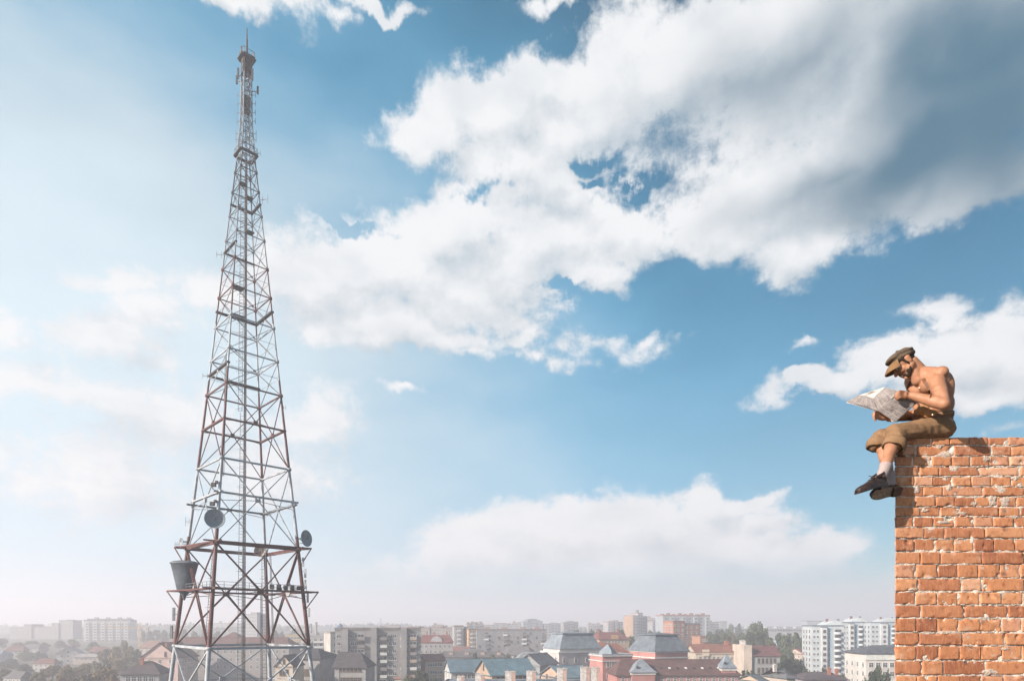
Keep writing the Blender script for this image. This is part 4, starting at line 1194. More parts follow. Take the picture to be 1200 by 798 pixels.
class Building:
    """walls, roof and openings under one Empty; local frame: x along the front, -y towards the viewer"""
    def __init__(s, name, label, cat, x0, x1, ytop, Y, D, yaw=0.0, wall=(.4, .38, .36), group=None, yeave=None, floor=None):
        yaw = R(yaw); span0, span1 = x0, x1
        W = (x1 - x0) * Y / F; cx = ((x0 + x1) / 2 - HX) * Y / F
        for _ in range(40):                                   # fit the plan so that the two ends stand where they should
            cs = []
            for sx in (-1, 1):
                for sy in (-1, 1):
                    px = cx + sx * W / 2 * cos(yaw) - sy * D / 2 * sin(yaw); py = Y + sx * W / 2 * sin(yaw) + sy * D / 2 * cos(yaw)
                    cs.append(HX + F * px / py)
            a, b = min(cs), max(cs)
            W *= 1 + .5 * ((x1 - x0) / (b - a) - 1) if b > a else 1; W = max(W, 2.0)
            cx += .6 * ((x0 + x1) / 2 - (a + b) / 2) * Y / F
        s.W, s.D, s.Y = W, D, Y
        s.base = terrain(cx, Y) if floor is None else floor
        s.root = empty(name, (cx, Y, s.base), yaw)
        tag(s.root, label, cat, group)
        yf = Y - D / 2 * abs(cos(yaw))
        s.top = EYE + (HY - ytop) * yf / F - s.base
        s.eave = (EYE + (HY - yeave) * yf / F - s.base) if yeave is not None else s.top
        s.wallm = wallm(wall); s.nwin = []; s.g = MB()
        s.yf = yf
    def h(s, py): return EYE + (HY - py) * s.yf / F - s.base
    def body(s, top=None, base=-1.5, W=None, D=None, dx=0, dy=0, m=0):
        t = s.eave if top is None else top; W = W or s.W; D = D or s.D
        s.g.span((dx - W / 2, dy - D / 2, base), (dx + W / 2, dy + D / 2, t), m)
    def finish_walls(s, mats=None): s.wobj = s.g.build('wall', mats or [s.wallm], s.root); return s.wobj
    def roof_flat(s, col=(.20, .19, .18), par=.5, W=None, D=None, dx=0, dy=0, top=None, edge=None):
        g = MB(); W = W or s.W; D = D or s.D; t = s.eave if top is None else top
        g.span((dx - W / 2 - .15, dy - D / 2 - .15, t), (dx + W / 2 + .15, dy + D / 2 + .15, t + .25))
        for a, b in (((-1, -1), (1, -1)), ((-1, 1), (1, 1))):
            y = dy + a[1] * (D / 2); g.span((dx - W / 2 - .14, y - .12, t + .25), (dx + W / 2 + .14, y + .12, t + .25 + par))
        for sx in (-1, 1): g.span((dx + sx * W / 2 - .12, dy - D / 2 + .12, t + .25), (dx + sx * W / 2 + .12, dy + D / 2 - .12, t + .25 + par))
        return g.build('roof', roofm(col), s.root)
    def roof_gable(s, col, along='x', over=.6, W=None, D=None, dx=0, dy=0, top=None, eave=None, hip=0.0, hip2=None, gwall=True, name='roof'):
        """along: direction of the ridge; hip: how far each end of the ridge is drawn in"""
        W = W or s.W; D = D or s.D; t = s.top if top is None else top; e = s.eave if eave is None else eave
        hip2 = hip if hip2 is None else hip2; g = MB()
        def V(a, b, z): return (dx + a, dy + b, z) if along == 'x' else (dx - b, dy + a, z)
        L, B = (W, D) if along == 'x' else (D, W)
        sl = (t - e) / (B / 2); drop = sl * over
        lo = L / 2 + (over if hip == 0 else over); hi = L / 2 + over
        th = .22
        for z in (0,):
            r0, r1 = (-L / 2 - over + hip, 0, t), (L / 2 + over - hip2, 0, t)
            a, b = (-lo, -B / 2 - over, e - drop), (hi, -B / 2 - over, e - drop); c, d = (hi, B / 2 + over, e - drop), (-lo, B / 2 + over, e - drop)
            A, Bq, Cq, Dq, R0, R1 = [V(*p) for p in (a, b, c, d, r0, r1)]
            g.face([A, Bq, R1, R0]); g.face([Cq, Dq, R0, R1])
            if hip > 0: g.face([Dq, A, R0])
            if hip2 > 0: g.face([Bq, Cq, R1])
            low = [V(p[0], p[1], p[2] - th) for p in (a, b, c, d)]
            q = [A, Bq, Cq, Dq]
            for i in range(4): g.face([q[i], low[i], low[(i + 1) % 4], q[(i + 1) % 4]])
            if hip == 0: g.face([A, low[0], V(r0[0], 0, t - th), R0]); g.face([R0, V(r0[0], 0, t - th), low[3], Dq])
            if hip2 == 0: g.face([Bq, R1, V(r1[0], 0, t - th), low[1]]); g.face([R1, Cq, low[2], V(r1[0], 0, t - th)])
            lr = [V(r0[0], 0, t - th), V(r1[0], 0, t - th)]
            g.face([low[0], lr[0], lr[1], low[1]]); g.face([low[2], lr[1], lr[0], low[3]])
        # ridge capping
        g.bar(R0, R1, .25, .14)
        o = g.build(name, roofm(col), s.root)
        if gwall:
            for end, hh in ((-1, hip), (1, hip2)):
                if hh == 0:
                    s.g.face([V(end * L / 2, -B / 2, e), V(end * L / 2, B / 2, e), V(end * L / 2, 0, t - .05)], 0)
        return o
    def roof_frustum(s, col, tw, td, W=None, D=None, dx=0, dy=0, top=None, eave=None, over=.4, lip=.0, cap=None, name='roof'):
        W = W or s.W; D = D or s.D; t = s.top if top is None else top; e = s.eave if eave is None else eave; g = MB()
        def ring(w, d, z): return [(dx + sx * w / 2, dy + sy * d / 2, z) for sx, sy in ((-1, -1), (1, -1), (1, 1), (-1, 1))]
        rs = [ring(W, D, e - .25), ring(W + 2 * over, D + 2 * over, e - .2), ring(W + 2 * over, D + 2 * over, e), ring(tw, td, t)]
        if lip: rs += [ring(tw + lip, td + lip, t + .02), ring(tw + lip, td + lip, t + .35), ring(tw * .1, td * .1, t + .9)]
        for a, b in zip(rs, rs[1:]):
            for i in range(4): g.face([a[i], a[(i + 1) % 4], b[(i + 1) % 4], b[i]])
        g.face(rs[-1])
        return g.build(name, roofm(col), s.root)
    def chimney(s, roof, x, y, z0, h, w=.9, d=.7, m=None):
        g = MB(); g.span((x - w / 2, y - d / 2, z0), (x + w / 2, y + d / 2, z0 + h)); g.span((x - w / 2 - .1, y - d / 2 - .1, z0 + h), (x + w / 2 + .1, y + d / 2 + .1, z0 + h + .18))
        for i in (-1, 1): g.tube((x + i * w * .22, y, z0 + h + .18), (x + i * w * .22, y, z0 + h + .5), .13, .12, 8)
        return g.build('chimney', m or CHIMR, roof)
    def win(s, face, u, z, w=1.3, hh=1.5, fr=None, arched=False, off=0.0, bars=True, D=None, W=None, dx=0, dy=0):
        """face F(ront) B(ack) L R; u from the middle of that face"""
        W = W or s.W; D = D or s.D
        if face == 'F': p = (dx + u, dy - D / 2 - .003 - off, z); rz = 0
        elif face == 'R': p = (dx + W / 2 + .003 + off, dy + u, z); rz = pi / 2
        elif face == 'L': p = (dx - W / 2 - .003 - off, dy - u, z); rz = -pi / 2
        s.nwin.append((winmesh(w, hh, fr or FRAME_W, arched, bars), p, rz))
    def grid(s, face, rows, cols, z0, dz, w=1.3, hh=1.5, fr=None, margin=1.2, span=None, skip=None, **kw):
        L = span or (s.W if face == 'F' else s.D); c0 = kw.pop('c0', 0)
        for r in range(rows):
            for c in range(cols):
                if skip and skip(r, c): continue
                u = c0 + (0 if cols == 1 else -L / 2 + margin + (L - 2 * margin) * c / (cols - 1))
                s.win(face, u, z0 + r * dz, w, hh, fr, **kw)
    def finish(s, cap=100):
        ws = sorted(s.nwin, key=lambda t: -t[1][2])           # the upper rows are the ones not hidden by other roofs
        for me, p, rz in ws[:cap]:
            o = link('window', me, s.root, p); o.rotation_euler = (0, 0, rz)
        rest = ws[cap:]
        if rest:
            g = MB(); mats = []
            for me, p, rz in rest:
                M = Matrix.Translation(Vector(p)) @ Matrix.Rotation(rz, 4, 'Z'); base = len(g.v)
                g.v += [tuple(M @ v.co) for v in me.vertices]
                for pl in me.polygons: g.f.append(tuple(base + i for i in pl.vertices)); g.m.append(pl.material_index)
            o = g.build('windows', [rest[0][0].materials[0], GLASS], s.root); o['kind'] = 'stuff'
        return s.root
    def balconies(s, face, us, zs, w=3.0, d=1.1, hh=1.0, m=None, D=None, W=None, dx=0, dy=0, glazed=()):
        D = D or s.D; W = W or s.W
        for i, u in enumerate(us):
            for j, z in enumerate(zs):
                g = MB()
                if face == 'F': c = (dx + u, dy - D / 2 - d / 2 - .004, z); sz = (w, d, .15); 
                elif face == 'R': c = (dx + W / 2 + d / 2 + .004, dy + u, z); sz = (d, w, .15)
                else: c = (dx - W / 2 - d / 2 - .004, dy + u, z); sz = (d, w, .15)
                g.box(c, sz)
                if face == 'F':
                    g.box((c[0], c[1] - d / 2 + .05, z + .08 + hh / 2), (w, .08, hh))
                    for e in (-1, 1): g.box((c[0] + e * (w / 2 - .05), c[1] + .045, z + .08 + hh / 2), (.08, d - .1, hh))
                else:
                    e = 1 if face == 'R' else -1
                    g.box((c[0] + e * (d / 2 - .05), c[1], z + .08 + hh / 2), (.08, w, hh))
                    for k in (-1, 1): g.box((c[0] - e * .045, c[1] + k * (w / 2 - .05), z + .08 + hh / 2), (d - .1, .08, hh))
                g.build('balcony', m or BALC_W, s.root)
    def box(s, name, a, b, m): 
        g = MB(); g.span(a, b); return g.build(name, m, s.root)
    def aerial(s, x, y, z, h):
        g = MB(); g.tube((x, y, z), (x, y, z + h), .07, .04, 6)
        for i, w in enumerate((.9, .7, .5)): g.bar((x - w, y, z + h * (.62 + i * .14)), (x + w, y, z + h * (.62 + i * .14)), .05, .05)
        g.build('aerial', STEEL, s.root)

# ================================================================ left, hazy slope
b = Building('apartment_block', 'long grey stepped apartment block on the hazy slope at far left', 'apartment block', 11, 97, 731, 760, 16, -6, (.27, .26, .27))
secs = [(-.38, .24, 735.5), (-.20, .12, 732), (.02, .34, 735), (.235, .11, 730.5), (.39, .22, 727.2)]
for i, (c, w, yt) in enumerate(secs):
    t = b.h(yt); b.body(t, W=s_w if False else b.W * w, D=14 + (i % 2) * 3, dx=b.W * c)
    b.roof_flat((.16, .15, .15), .6, W=b.W * w, D=14 + (i % 2) * 3, dx=b.W * c, top=t)
    n = max(2, int(b.W * w / 4)); 
    for r in range(6):
        for q in range(n): b.win('F', -b.W * w / 2 + 2 + (b.W * w - 4) * q / (n - 1), t - 2 - r * 2.9, 1.5, 1.5, FRAME_W, D=14 + (i % 2) * 3, dx=b.W * c)
for x in (-.1, .36, .44): b.box('roof_hut', (b.W * x - 1.4, -2, b.h(731)), (b.W * x + 1.4, 2, b.h(731 if x < 0 else 725.8)), wallm((.3, .24, .23)))
b.aerial(-b.W * .15, 0, b.h(734), 10); b.finish_walls(); b.finish()

b = Building('apartment_block', 'pale white apartment block with projecting bays beside the yellow crane', 'apartment block', 98, 160.5, 727.5, 700, 22, 14, (.60, .58, .56))
b.body(); b.roof_flat((.24, .23, .24), 1.2); b.box('roof_storey', (-b.W * .44, -b.D * .42, b.eave + .3), (b.W * .44, b.D * .42, b.eave + 2.6), roofm((.28, .27, .29)))
for q in range(6):
    u = -b.W / 2 + b.W * (q + .5) / 6
    b.box('bay', (u - 1.8, -b.D / 2 - 1.3, -1), (u + 1.8, -b.D / 2 - .004, b.eave - 1.2), BALC_W)
    for r in range(8): b.win('F', u, b.eave - 3 - r * 2.9, 2.6, 1.5, FRAME_W, off=1.3); b.win('F', u + b.W / 12, b.eave - 3 - r * 2.9, 1.3, 1.5, FRAME_W)
for r in range(8): b.grid('R', 1, 3, b.eave - 3 - r * 2.9, 1, 1.4, 1.5, margin=3)
for q in (-.3, -.05, .2, .4): b.box('roof_hut', (b.W * q - 1.6, -3, b.eave + 2.62), (b.W * q + 1.6, 1, b.eave + 4.2), wallm((.5, .48, .47)))
b.finish_walls(); b.finish()

# tower crane
def crane():
    Y = 520; p = P(164, 775, Y); base = terrain(p.x, Y); t = empty('tower_crane', (p.x, Y, base))
    tag(t, 'yellow tower crane reaching left in front of the pale apartment block', 'crane')
    m = mat('crane_yellow', (.50, .33, .10), .6, .2, .5); H = EYE + (HY - 735.5) * Y / F - base; top = EYE + (HY - 729.5) * Y / F - base; L = (164 - 124) * Y / F
    def lattice(name, a, b, w, n, m, dirs):
        g = MB(); a = Vector(a); b = Vector(b); x, y = [Vector(v) * w / 2 for v in dirs]
        cs = [x + y, x - y, -x - y, -x + y]
        for c in cs: g.bar(a + c, b + c, .16, .16)
        for i in range(n):
            p, q = a.lerp(b, i / n), a.lerp(b, (i + 1) / n)
            for k in range(4): g.bar(p + cs[k], q + cs[(k + 1) % 4], .09, .09)
        return g.build(name, m, t)
    lattice('mast', (0, 0, 0), (0, 0, H), 1.5, 18, m, ((1, 0, 0), (0, 1, 0)))
    lattice('jib', (0, 0, H), (-L, 0, H + .6), 1.1, 22, m, ((0, 1, 0), (0, 0, 1))); lattice('counter_jib', (0, 0, H), (7, 0, H), 1.0, 6, m, ((0, 1, 0), (0, 0, 1)))
    lattice('apex', (0, 0, H), (.4, 0, top), .8, 4, m, ((1, 0, 0), (0, 1, 0)))
    g = MB(); g.bar((.4, 0, top), (-L * .6, 0, H + .9), .08, .08); g.bar((.4, 0, top), (6.6, 0, H + .5), .08, .08); g.build('tie_cable', STEEL, t)
    g = MB(); g.box((5.8, 0, H - 1), (2, 1.6, 2.2)); g.build('counterweight', wallm((.3, .3, .3)), t)
    g = MB(); g.box((.9, -1, H - 1.4), (1.4, 1.4, 2)); g.build('cab', mat('cab_paint', (.35, .3, .25), .5), t)
crane()

b = Building('house', 'white house with a steep light roof edge and round gable window on the left slope', 'house', 66, 99, 757, 430, 13, 22, (.58, .55, .53), yeave=765)
b.body(); r = b.roof_gable((.30, .29, .31), 'y'); b.chimney(r, 1, 3, b.top - 1, 2.2); b.grid('F', 2, 3, b.eave - 2, -2.9, 1.3, 1.4, margin=3); b.win('F', 0, b.eave + .9, 1.6, 1.6, arched=True); b.finish_walls(); b.finish()
b = Building('house', 'low pale shed with flat roof beside the white gabled house on the left slope', 'house', 86, 124, 766, 425, 10, 8, (.50, .42, .37), yeave=769)
b.body(); b.roof_gable((.36, .33, .33), 'x', hip=2); b.grid('F', 1, 5, b.eave - 1.8, 3, 1.2, 1.3, margin=2); b.finish_walls(); b.finish()
b = Building('house', 'small house with blue-grey roof half hidden at the left edge', 'house', -8, 16, 762, 420, 10, -10, (.45, .46, .48), yeave=767)
b.body(); b.roof_gable((.22, .27, .33), 'x', hip=2.5); b.grid('F', 1, 4, b.eave - 1.8, 3, 1.2, 1.3, margin=2); b.finish_walls(); b.finish()
b = Building('house', 'cream gabled house with a large red-brown tiled roof left of the tower legs', 'house', 166, 232, 752.5, 275, 17, 0, (.62, .46, .42), yeave=769)
b.body(); r = b.roof_gable((.13, .062, .058), 'y'); b.chimney(r, b.W * .16, -8, b.eave + 2, 3.2); b.grid('F', 2, 3, b.eave - 2, -3, 1.2, 1.6, margin=3); b.win('F', b.W * .16, b.eave + 1.0, 1.0, 2.2, FRAME_D); b.grid('R', 2, 7, b.eave - 2, -3, 1.2, 1.6, margin=2); b.finish_walls(); b.finish()
b = Building('building', 'grey two-storey building with dark hipped roof and white eaves at the bottom left', 'building', 141, 202, 775.5, 205, 12, 10, (.38, .37, .38), yeave=788)
b.body(); r = b.roof_gable((.105, .085, .09), 'x', hip=4.5); b.chimney(r, -1, -1.5, b.top - 1.5, 2.2, m=CHIMR)
b.box('cornice', (-b.W / 2 - .5, -b.D / 2 - .5, b.eave - .55), (b.W / 2 + .5, -b.D / 2 - .06, b.eave - .3), BALC_W); b.grid('F', 2, 5, b.eave - 2, -3.2, 1.4, 1.9, margin=2.2); b.finish_walls(); b.finish()
b = Building('building', 'very long low building with a brown roof behind the tower legs', 'building', 196, 352, 746.5, 300, 16, 0, (.34, .32, .32), yeave=757)
b.body(); r = b.roof_gable((.16, .09, .08), 'x', hip=4); b.chimney(r, -12, -2, b.top - 1.2, 2, m=CHIMW); b.chimney(r, 14, -2, b.top - 1.2, 2); b.grid('F', 3, 18, b.eave - 2.4, -3.4, 1.2, 1.8, margin=2.2)
b.finish_walls(); b.finish()
b = Building('building', 'small white pavilion with a brown hipped roof standing above the long brown roof', 'building', 260, 288, 740.5, 345, 12, 4, (.56, .54, .52), yeave=747)
b.body(); b.roof_gable((.17, .085, .07), 'x', hip=4); b.grid('F', 1, 5, b.eave - 1.4, 3, 1.2, 1.3, margin=1.6); b.finish_walls(); b.finish()
b = Building('apartment_tower', 'grey high-rise tower block seen between the legs of the lattice tower', 'tower block', 287.5, 314, 720.5, 560, 16, -12, (.40, .41, .43))
b.body(); b.roof_flat((.3, .3, .31), .8); b.box('roof_hut', (-4, -3, b.eave + .3), (2, 3, b.eave + 2.6), wallm((.36, .36, .38)))
b.grid('F', 12, 5, b.eave - 2.2, -2.8, 1.5, 1.4, margin=2); b.grid('R', 12, 3, b.eave - 2.2, -2.8, 1.4, 1.4, margin=2.5); b.finish_walls(); b.finish()
b = Building('apartment_block', 'hazy slab block on the skyline left of the grey tower block', 'apartment block', 246, 283, 730.5, 1050, 18, 0, (.40, .40, .41))
b.body(); b.roof_flat(par=.8); b.grid('F', 6, 12, b.eave - 2.5, -2.9, 1.6, 1.5, margin=2); b.finish_walls(); b.finish()
b = Building('warehouse', 'yellowish low building with white bands right of the tower legs', 'building', 335, 358, 743.5, 420, 14, 8, (.58, .42, .22))
b.body(); b.roof_flat((.42, .41, .4), .5); b.grid('F', 3, 4, b.eave - 2, -3, 1.8, 1.4, margin=2); b.finish_walls(); b.finish()
b = Building('apartment_block', 'pale block with long balcony bands just right of the lattice tower', 'apartment block', 352, 384, 746, 380, 16, 10, (.52, .49, .46))
b.body(); b.roof_flat((.45, .43, .42), .6); b.balconies('F', (-b.W * .25, b.W * .25), [b.eave - 3.4 - 3 * i for i in range(4)], b.W * .42, 1.1, 1.0, BALC_W); b.grid('F', 4, 4, b.eave - 1.6, -3, 1.6, 1.5, margin=2); b.finish_walls(); b.finish()
b = Building('house', 'narrow cream gable-fronted house with three windows behind the right tower leg', 'house', 322.5, 356, 767.5, 196, 10, 0, (.66, .56, .46), yeave=779)
b.body(); b.roof_gable((.09, .08, .09), 'y', over=.35); b.win('F', 0, b.h(775), .7, 1.5, FRAME_D); b.grid('F', 3, 3, b.h(787.5), -3.6, .9, 1.9, FRAME_D, margin=1.7); b.finish_walls(); b.finish()
b = Building('building', 'grey hall with a dark slate roof adjoining the cream gable-fronted house', 'building', 345, 397, 760.5, 214, 18, -4, (.40, .385, .39), yeave=770.5)
b.body(); b.roof_gable((.085, .078, .085), 'x', hip=0, hip2=4.5); b.grid('F', 3, 5, b.h(787.5), -3.6, .9, 2.2, FRAME_D, margin=3); b.finish_walls(); b.finish()
b = Building('building', 'grey building with a dark hipped roof in front of the grey nine-storey block', 'building', 392, 439, 764.5, 205, 13, 0, (.37, .36, .36), yeave=780)
b.body(); b.roof_gable((.095, .085, .092), 'x', hip=0.0, hip2=3.6); b.grid('F', 1, 6, b.h(784.5), -3, 1.1, 1.2, FRAME_D, margin=1.8); b.grid('F', 2, 6, b.h(797), -3.4, 1.2, 2.0, FRAME_D, margin=1.8)
b.box('drainpipe', (-b.W * .36, -b.D / 2 - .16, -1), (-b.W * .36 + .14, -b.D / 2 - .004, b.eave - .4), STEEL); b.finish_walls(); b.finish()

# the big grey nine-storey slab
b = Building('apartment_block', 'grey nine-storey apartment block with white glazed balconies and stairwell slabs right of the tower', 'apartment block', 392.5, 493, 738, 252, 15, 9, (.325, .315, .32))
zs = [b.eave - 2.2 - 2.85 * i for i in range(9)]
b.body(); b.roof_flat((.22, .2, .2), .7)
for u, yt in ((-.09 - .36, 737), (-.02 - .10, 735), (.33 - .10, 735.2)):
    b.box('stair_slab', (b.W * u - 1.1 + 2.2, -b.D / 2 - 1.5, -1), (b.W * u + 1.1 + 2.2, -b.D / 2 + 3, b.h(yt)), wallm((.36, .345, .35)))
for u in (-.455, -.30, -.255, -.04, .02, .14, .19, .35, .455):
    for r, z in enumerate(zs): b.win('F', b.W * u, z, 1.4 if r % 3 else 1.7, 1.5, FRAME_W)
rng = random.Random(5)
for u in (-.20, .08 - .02, .30, .41):
    for r, z in enumerate(zs):
        b.balconies('F', (b.W * u,), (z - 1.5,), 2.7, 1.0, 1.0, (BALC_W, BALC_T, wallm((.30, .27, .27)))[rng.randrange(3)])
        b.win('F', b.W * u, z + .15, 2.4, 1.3, FRAME_W if rng.random() < .6 else FRAME_D, off=.85 if rng.random() < .5 else 0)
b.grid('R', 8, 3, zs[0], -2.85, 1.4, 1.5, margin=3)
b.aerial(-b.W * .1, 0, b.eave, 3.4); b.aerial(b.W * .02, 0, b.eave, 4.8); b.finish_walls(); b.finish()
b = Building('apartment_block', 'shaded block with a bright white end wall peeping out left of the grey nine-storey block', 'apartment block', 379.5, 417, 742, 300, 14, 28, (.50, .47, .44))
b.body(); b.roof_flat((.3, .26, .24), .5); b.grid('F', 6, 4, b.eave - 2, -2.9, 1.4, 1.4, margin=2); b.balconies('F', (0,), [b.eave - 3.4 - 2.9 * i for i in range(5)], 3, 1, 1, BALC_W); b.finish_walls(); b.finish()
b = Building('warehouse', 'bright blue sheet-metal roof with a little turret behind the grey apartment blocks', 'building', 390, 437, 736, 470, 16, 4, (.30, .33, .38), yeave=742)
b.body(); b.roof_gable((.11, .20, .36), 'x', hip=5); b.grid('F', 2, 8, b.eave - 2, -3, 1.4, 1.4, margin=2)
b.box('turret', (-b.W * .36 - 1.5, -2, b.eave), (-b.W * .36 + 1.5, 2, b.h(733.5)), roofm((.11, .2, .36))); g = MB(); c0 = (-b.W * .36, 0, b.h(733.5)); g.lathe([(2.3, 0), (0.05, 2.4)], c0, (0, 0, 1), 4); g.build('turret_roof', roofm((.10, .18, .32)), b.root); b.aerial(-b.W * .36, 0, b.h(731), 2.5); b.finish_walls(); b.finish()

# centre
b = Building('apartment_block', 'row of hazy brown slab blocks on the skyline right of the grey nine-storey block', 'apartment block', 478, 548, 735, 520, 14, -8, (.30, .275, .26))
n = 5
for q in range(n):
    u = -b.W / 2 + b.W * (q + .5) / n; t = b.eave - (q % 2) * .9; b.body(t, W=b.W / n - .3, dx=u, D=14 + 2 * (q % 2)); b.roof_flat((.25, .19, .16), .6, W=b.W / n - .3, dx=u, D=14 + 2 * (q % 2), top=t)
    for r in range(7):
        for e in (-2.4, 0, 2.4): b.win('F', u + e, t - 2 - 2.8 * r, 1.3, 1.4, FRAME_W, D=14 + 2 * (q % 2), bars=False)
b.aerial(0, 0, b.eave, 4); b.finish_walls(); b.finish()
for (x0, x1, lab, yaw, colr) in ((530, 543, 'narrow grey slab with a lit column of white balconies', 12, (.36, .35, .36)), (542, 561, 'orange-tan slab block catching the sun above the blue roofs', 24, (.58, .38, .22))):
    b = Building('apartment_block', lab, 'apartment block', x0, x1, 733.8 if x0 < 540 else 737.5, 440, 12, yaw, colr)
    b.body(); b.roof_flat((.25, .18, .15), .6); b.balconies('F', (0,) if x0 < 540 else (-b.W * .12, b.W * .3), [b.eave - 3.2 - 2.85 * i for i in range(7)], 2.6, 1, 1.0, BALC_W); b.grid('F', 7, 3, b.eave - 1.8, -2.85, 1.2, 1.4, margin=1.3); b.finish_walls(); b.finish()
b = Building('building', 'old house with a red mansard roof and a round dormer between the slab blocks', 'house', 490, 531, 744, 360, 14, 4, (.42, .39, .39), yeave=752.5)
b.body(); r = b.roof_frustum((.20, .065, .055), b.W - 4, 5); g = MB(); g.tube((.5, -b.D / 2 + .2, b.eave + .2), (.5, -2, b.eave + .2), 3.2, 3.2, 20); g.build('dormer', wallm((.45, .45, .46)), r)
for x in (-5, -1, 6): b.chimney(r, x, 1, b.top, 1.6, m=CHIMR)
b.grid('F', 3, 7, b.eave - 2, -3, 1.2, 1.7, margin=1.8); b.finish_walls(); b.finish()
b = Building('house', 'peach three-storey house with a pink-red roof below the grey slab block', 'house', 493, 521, 766.5, 258, 12, 16, (.60, .42, .32), yeave=773)
b.body(); r = b.roof_gable((.30, .095, .09), 'x', hip=0, hip2=0); b.grid('F', 3, 6, b.eave - 1.8, -2.9, 1.0, 1.4, margin=1.4); b.grid('R', 3, 2, b.eave - 1.8, -2.9, 1.0, 1.4, margin=3); b.finish_walls(); b.finish()
b = Building('house', 'white gabled house with a slate-blue metal roof left of the long teal roof', 'house', 521, 566, 772.8, 232, 11, 18, (.55, .54, .54), yeave=785.5)
b.body(); b.roof_gable((.125, .20, .25), 'x'); b.grid('L', 2, 2, b.eave - 1.6, -3, 1.1, 1.5, margin=3); b.win('L', 0, b.eave + 1.2, .9, 1.2); b.grid('F', 2, 6, b.eave - 2, -3, 1.2, 1.6, margin=2); b.finish_walls(); b.finish()
b = Building('building', 'long low range with pointed dark sheds behind the slate-blue roofs', 'building', 512, 592, 763.5, 330, 12, 0, (.38, .35, .33), yeave=769)
b.body(); b.roof_gable((.14, .125, .13), 'x', hip=3); b.grid('F', 1, 10, b.eave - 1.8, 3, 1.2, 1.4, margin=2)
for q in range(4): b.box('dormer', (-b.W * .3 + q * 8 - 1, -4, b.eave + .2), (-b.W * .3 + q * 8 + 1, 0, b.eave + 1.9), wallm((.45, .36, .3)))
b.finish_walls(); b.finish()
b = Building('house', 'tan brick gabled house with a broad teal-blue metal roof and arched window', 'house', 558, 627, 772.5, 208, 15, 22, (.46, .33, .25), yeave=788.5)
b.body(); r = b.roof_gable((.135, .225, .275), 'x', over=.8); b.win('L', 0, b.h(782), 1.2, 2.4, FRAME_D, arched=True); b.grid('F', 2, 8, b.eave - 1.7, -3, 1.1, 1.7, FRAME_D, margin=2); b.finish_walls(); b.finish()
b = Building('house', 'grey gabled wing with a brown-edged pediment behind the broad teal-blue roof', 'house', 606, 653, 766, 238, 14, -30, (.36, .37, .38), yeave=777)
b.body(); b.roof_gable((.22, .225, .24), 'y', over=.8); b.win('F', 0, b.eave + .8, 1.1, 1.5, FRAME_D); b.grid('F', 2, 4, b.eave - 1.8, -3, 1.1, 1.6, margin=2); b.finish_walls(); b.finish()
b = Building('house', 'small tan gable with a steel-blue roof at the bottom right of the teal-blue roof', 'house', 634, 694, 780.5, 192, 14, 24, (.52, .37, .29), yeave=792)
b.body(); b.roof_gable((.165, .235, .28), 'x', over=.7); b.grid('L', 1, 2, b.eave - .6, -3, .9, 1.5, FRAME_D, margin=4); b.grid('F', 1, 6, b.eave - 1.7, -3, 1.1, 1.7, FRAME_D, margin=2); b.finish_walls(); b.finish()
# the roof at the very bottom with its white chimney stacks
b = Building('building', 'flat-roofed building at the bottom edge carrying a row of white brick chimney stacks', 'building', 520, 706, 801, 172, 10, 0, (.42, .40, .39))
b.body(); r = b.roof_flat((.22, .25, .28), .3); zr = b.eave + .3
for x0, x1, yt in ((535.5, 544.5, 794), (557, 568, 792), (592, 604, 788.5), (617, 628, 788), (653, 664, 785), (680.5, 691, 783.2), (692, 703, 783.5)):
    px = (x0 + x1) / 2; X = (px - HX) * 172 / F - b.root.location.x; w = (x1 - x0) * 172 / F; h = b.h(yt) - zr
    g = MB(); g.span((X - w / 2, -.5, zr), (X + w * .12, .6, zr + h)); g.span((X + w * .12, -.46, zr), (X + w / 2, .56, zr + h - .06), 1); g.span((X - w / 2 - .08, -.58, zr + h), (X + w / 2 + .08, .68, zr + h + .16), 0)
    for e in (-.25, .2): g.tube((X + e * w, 0, zr + h + .16), (X + e * w, 0, zr + h + .45), .15, .14, 8, 1)
    g.build('chimney', [CHIMW, mat('chimney_pink_brick', (.46, .30, .25), .9, .25, 1.5)], r)
b.finish_walls(); b.finish()

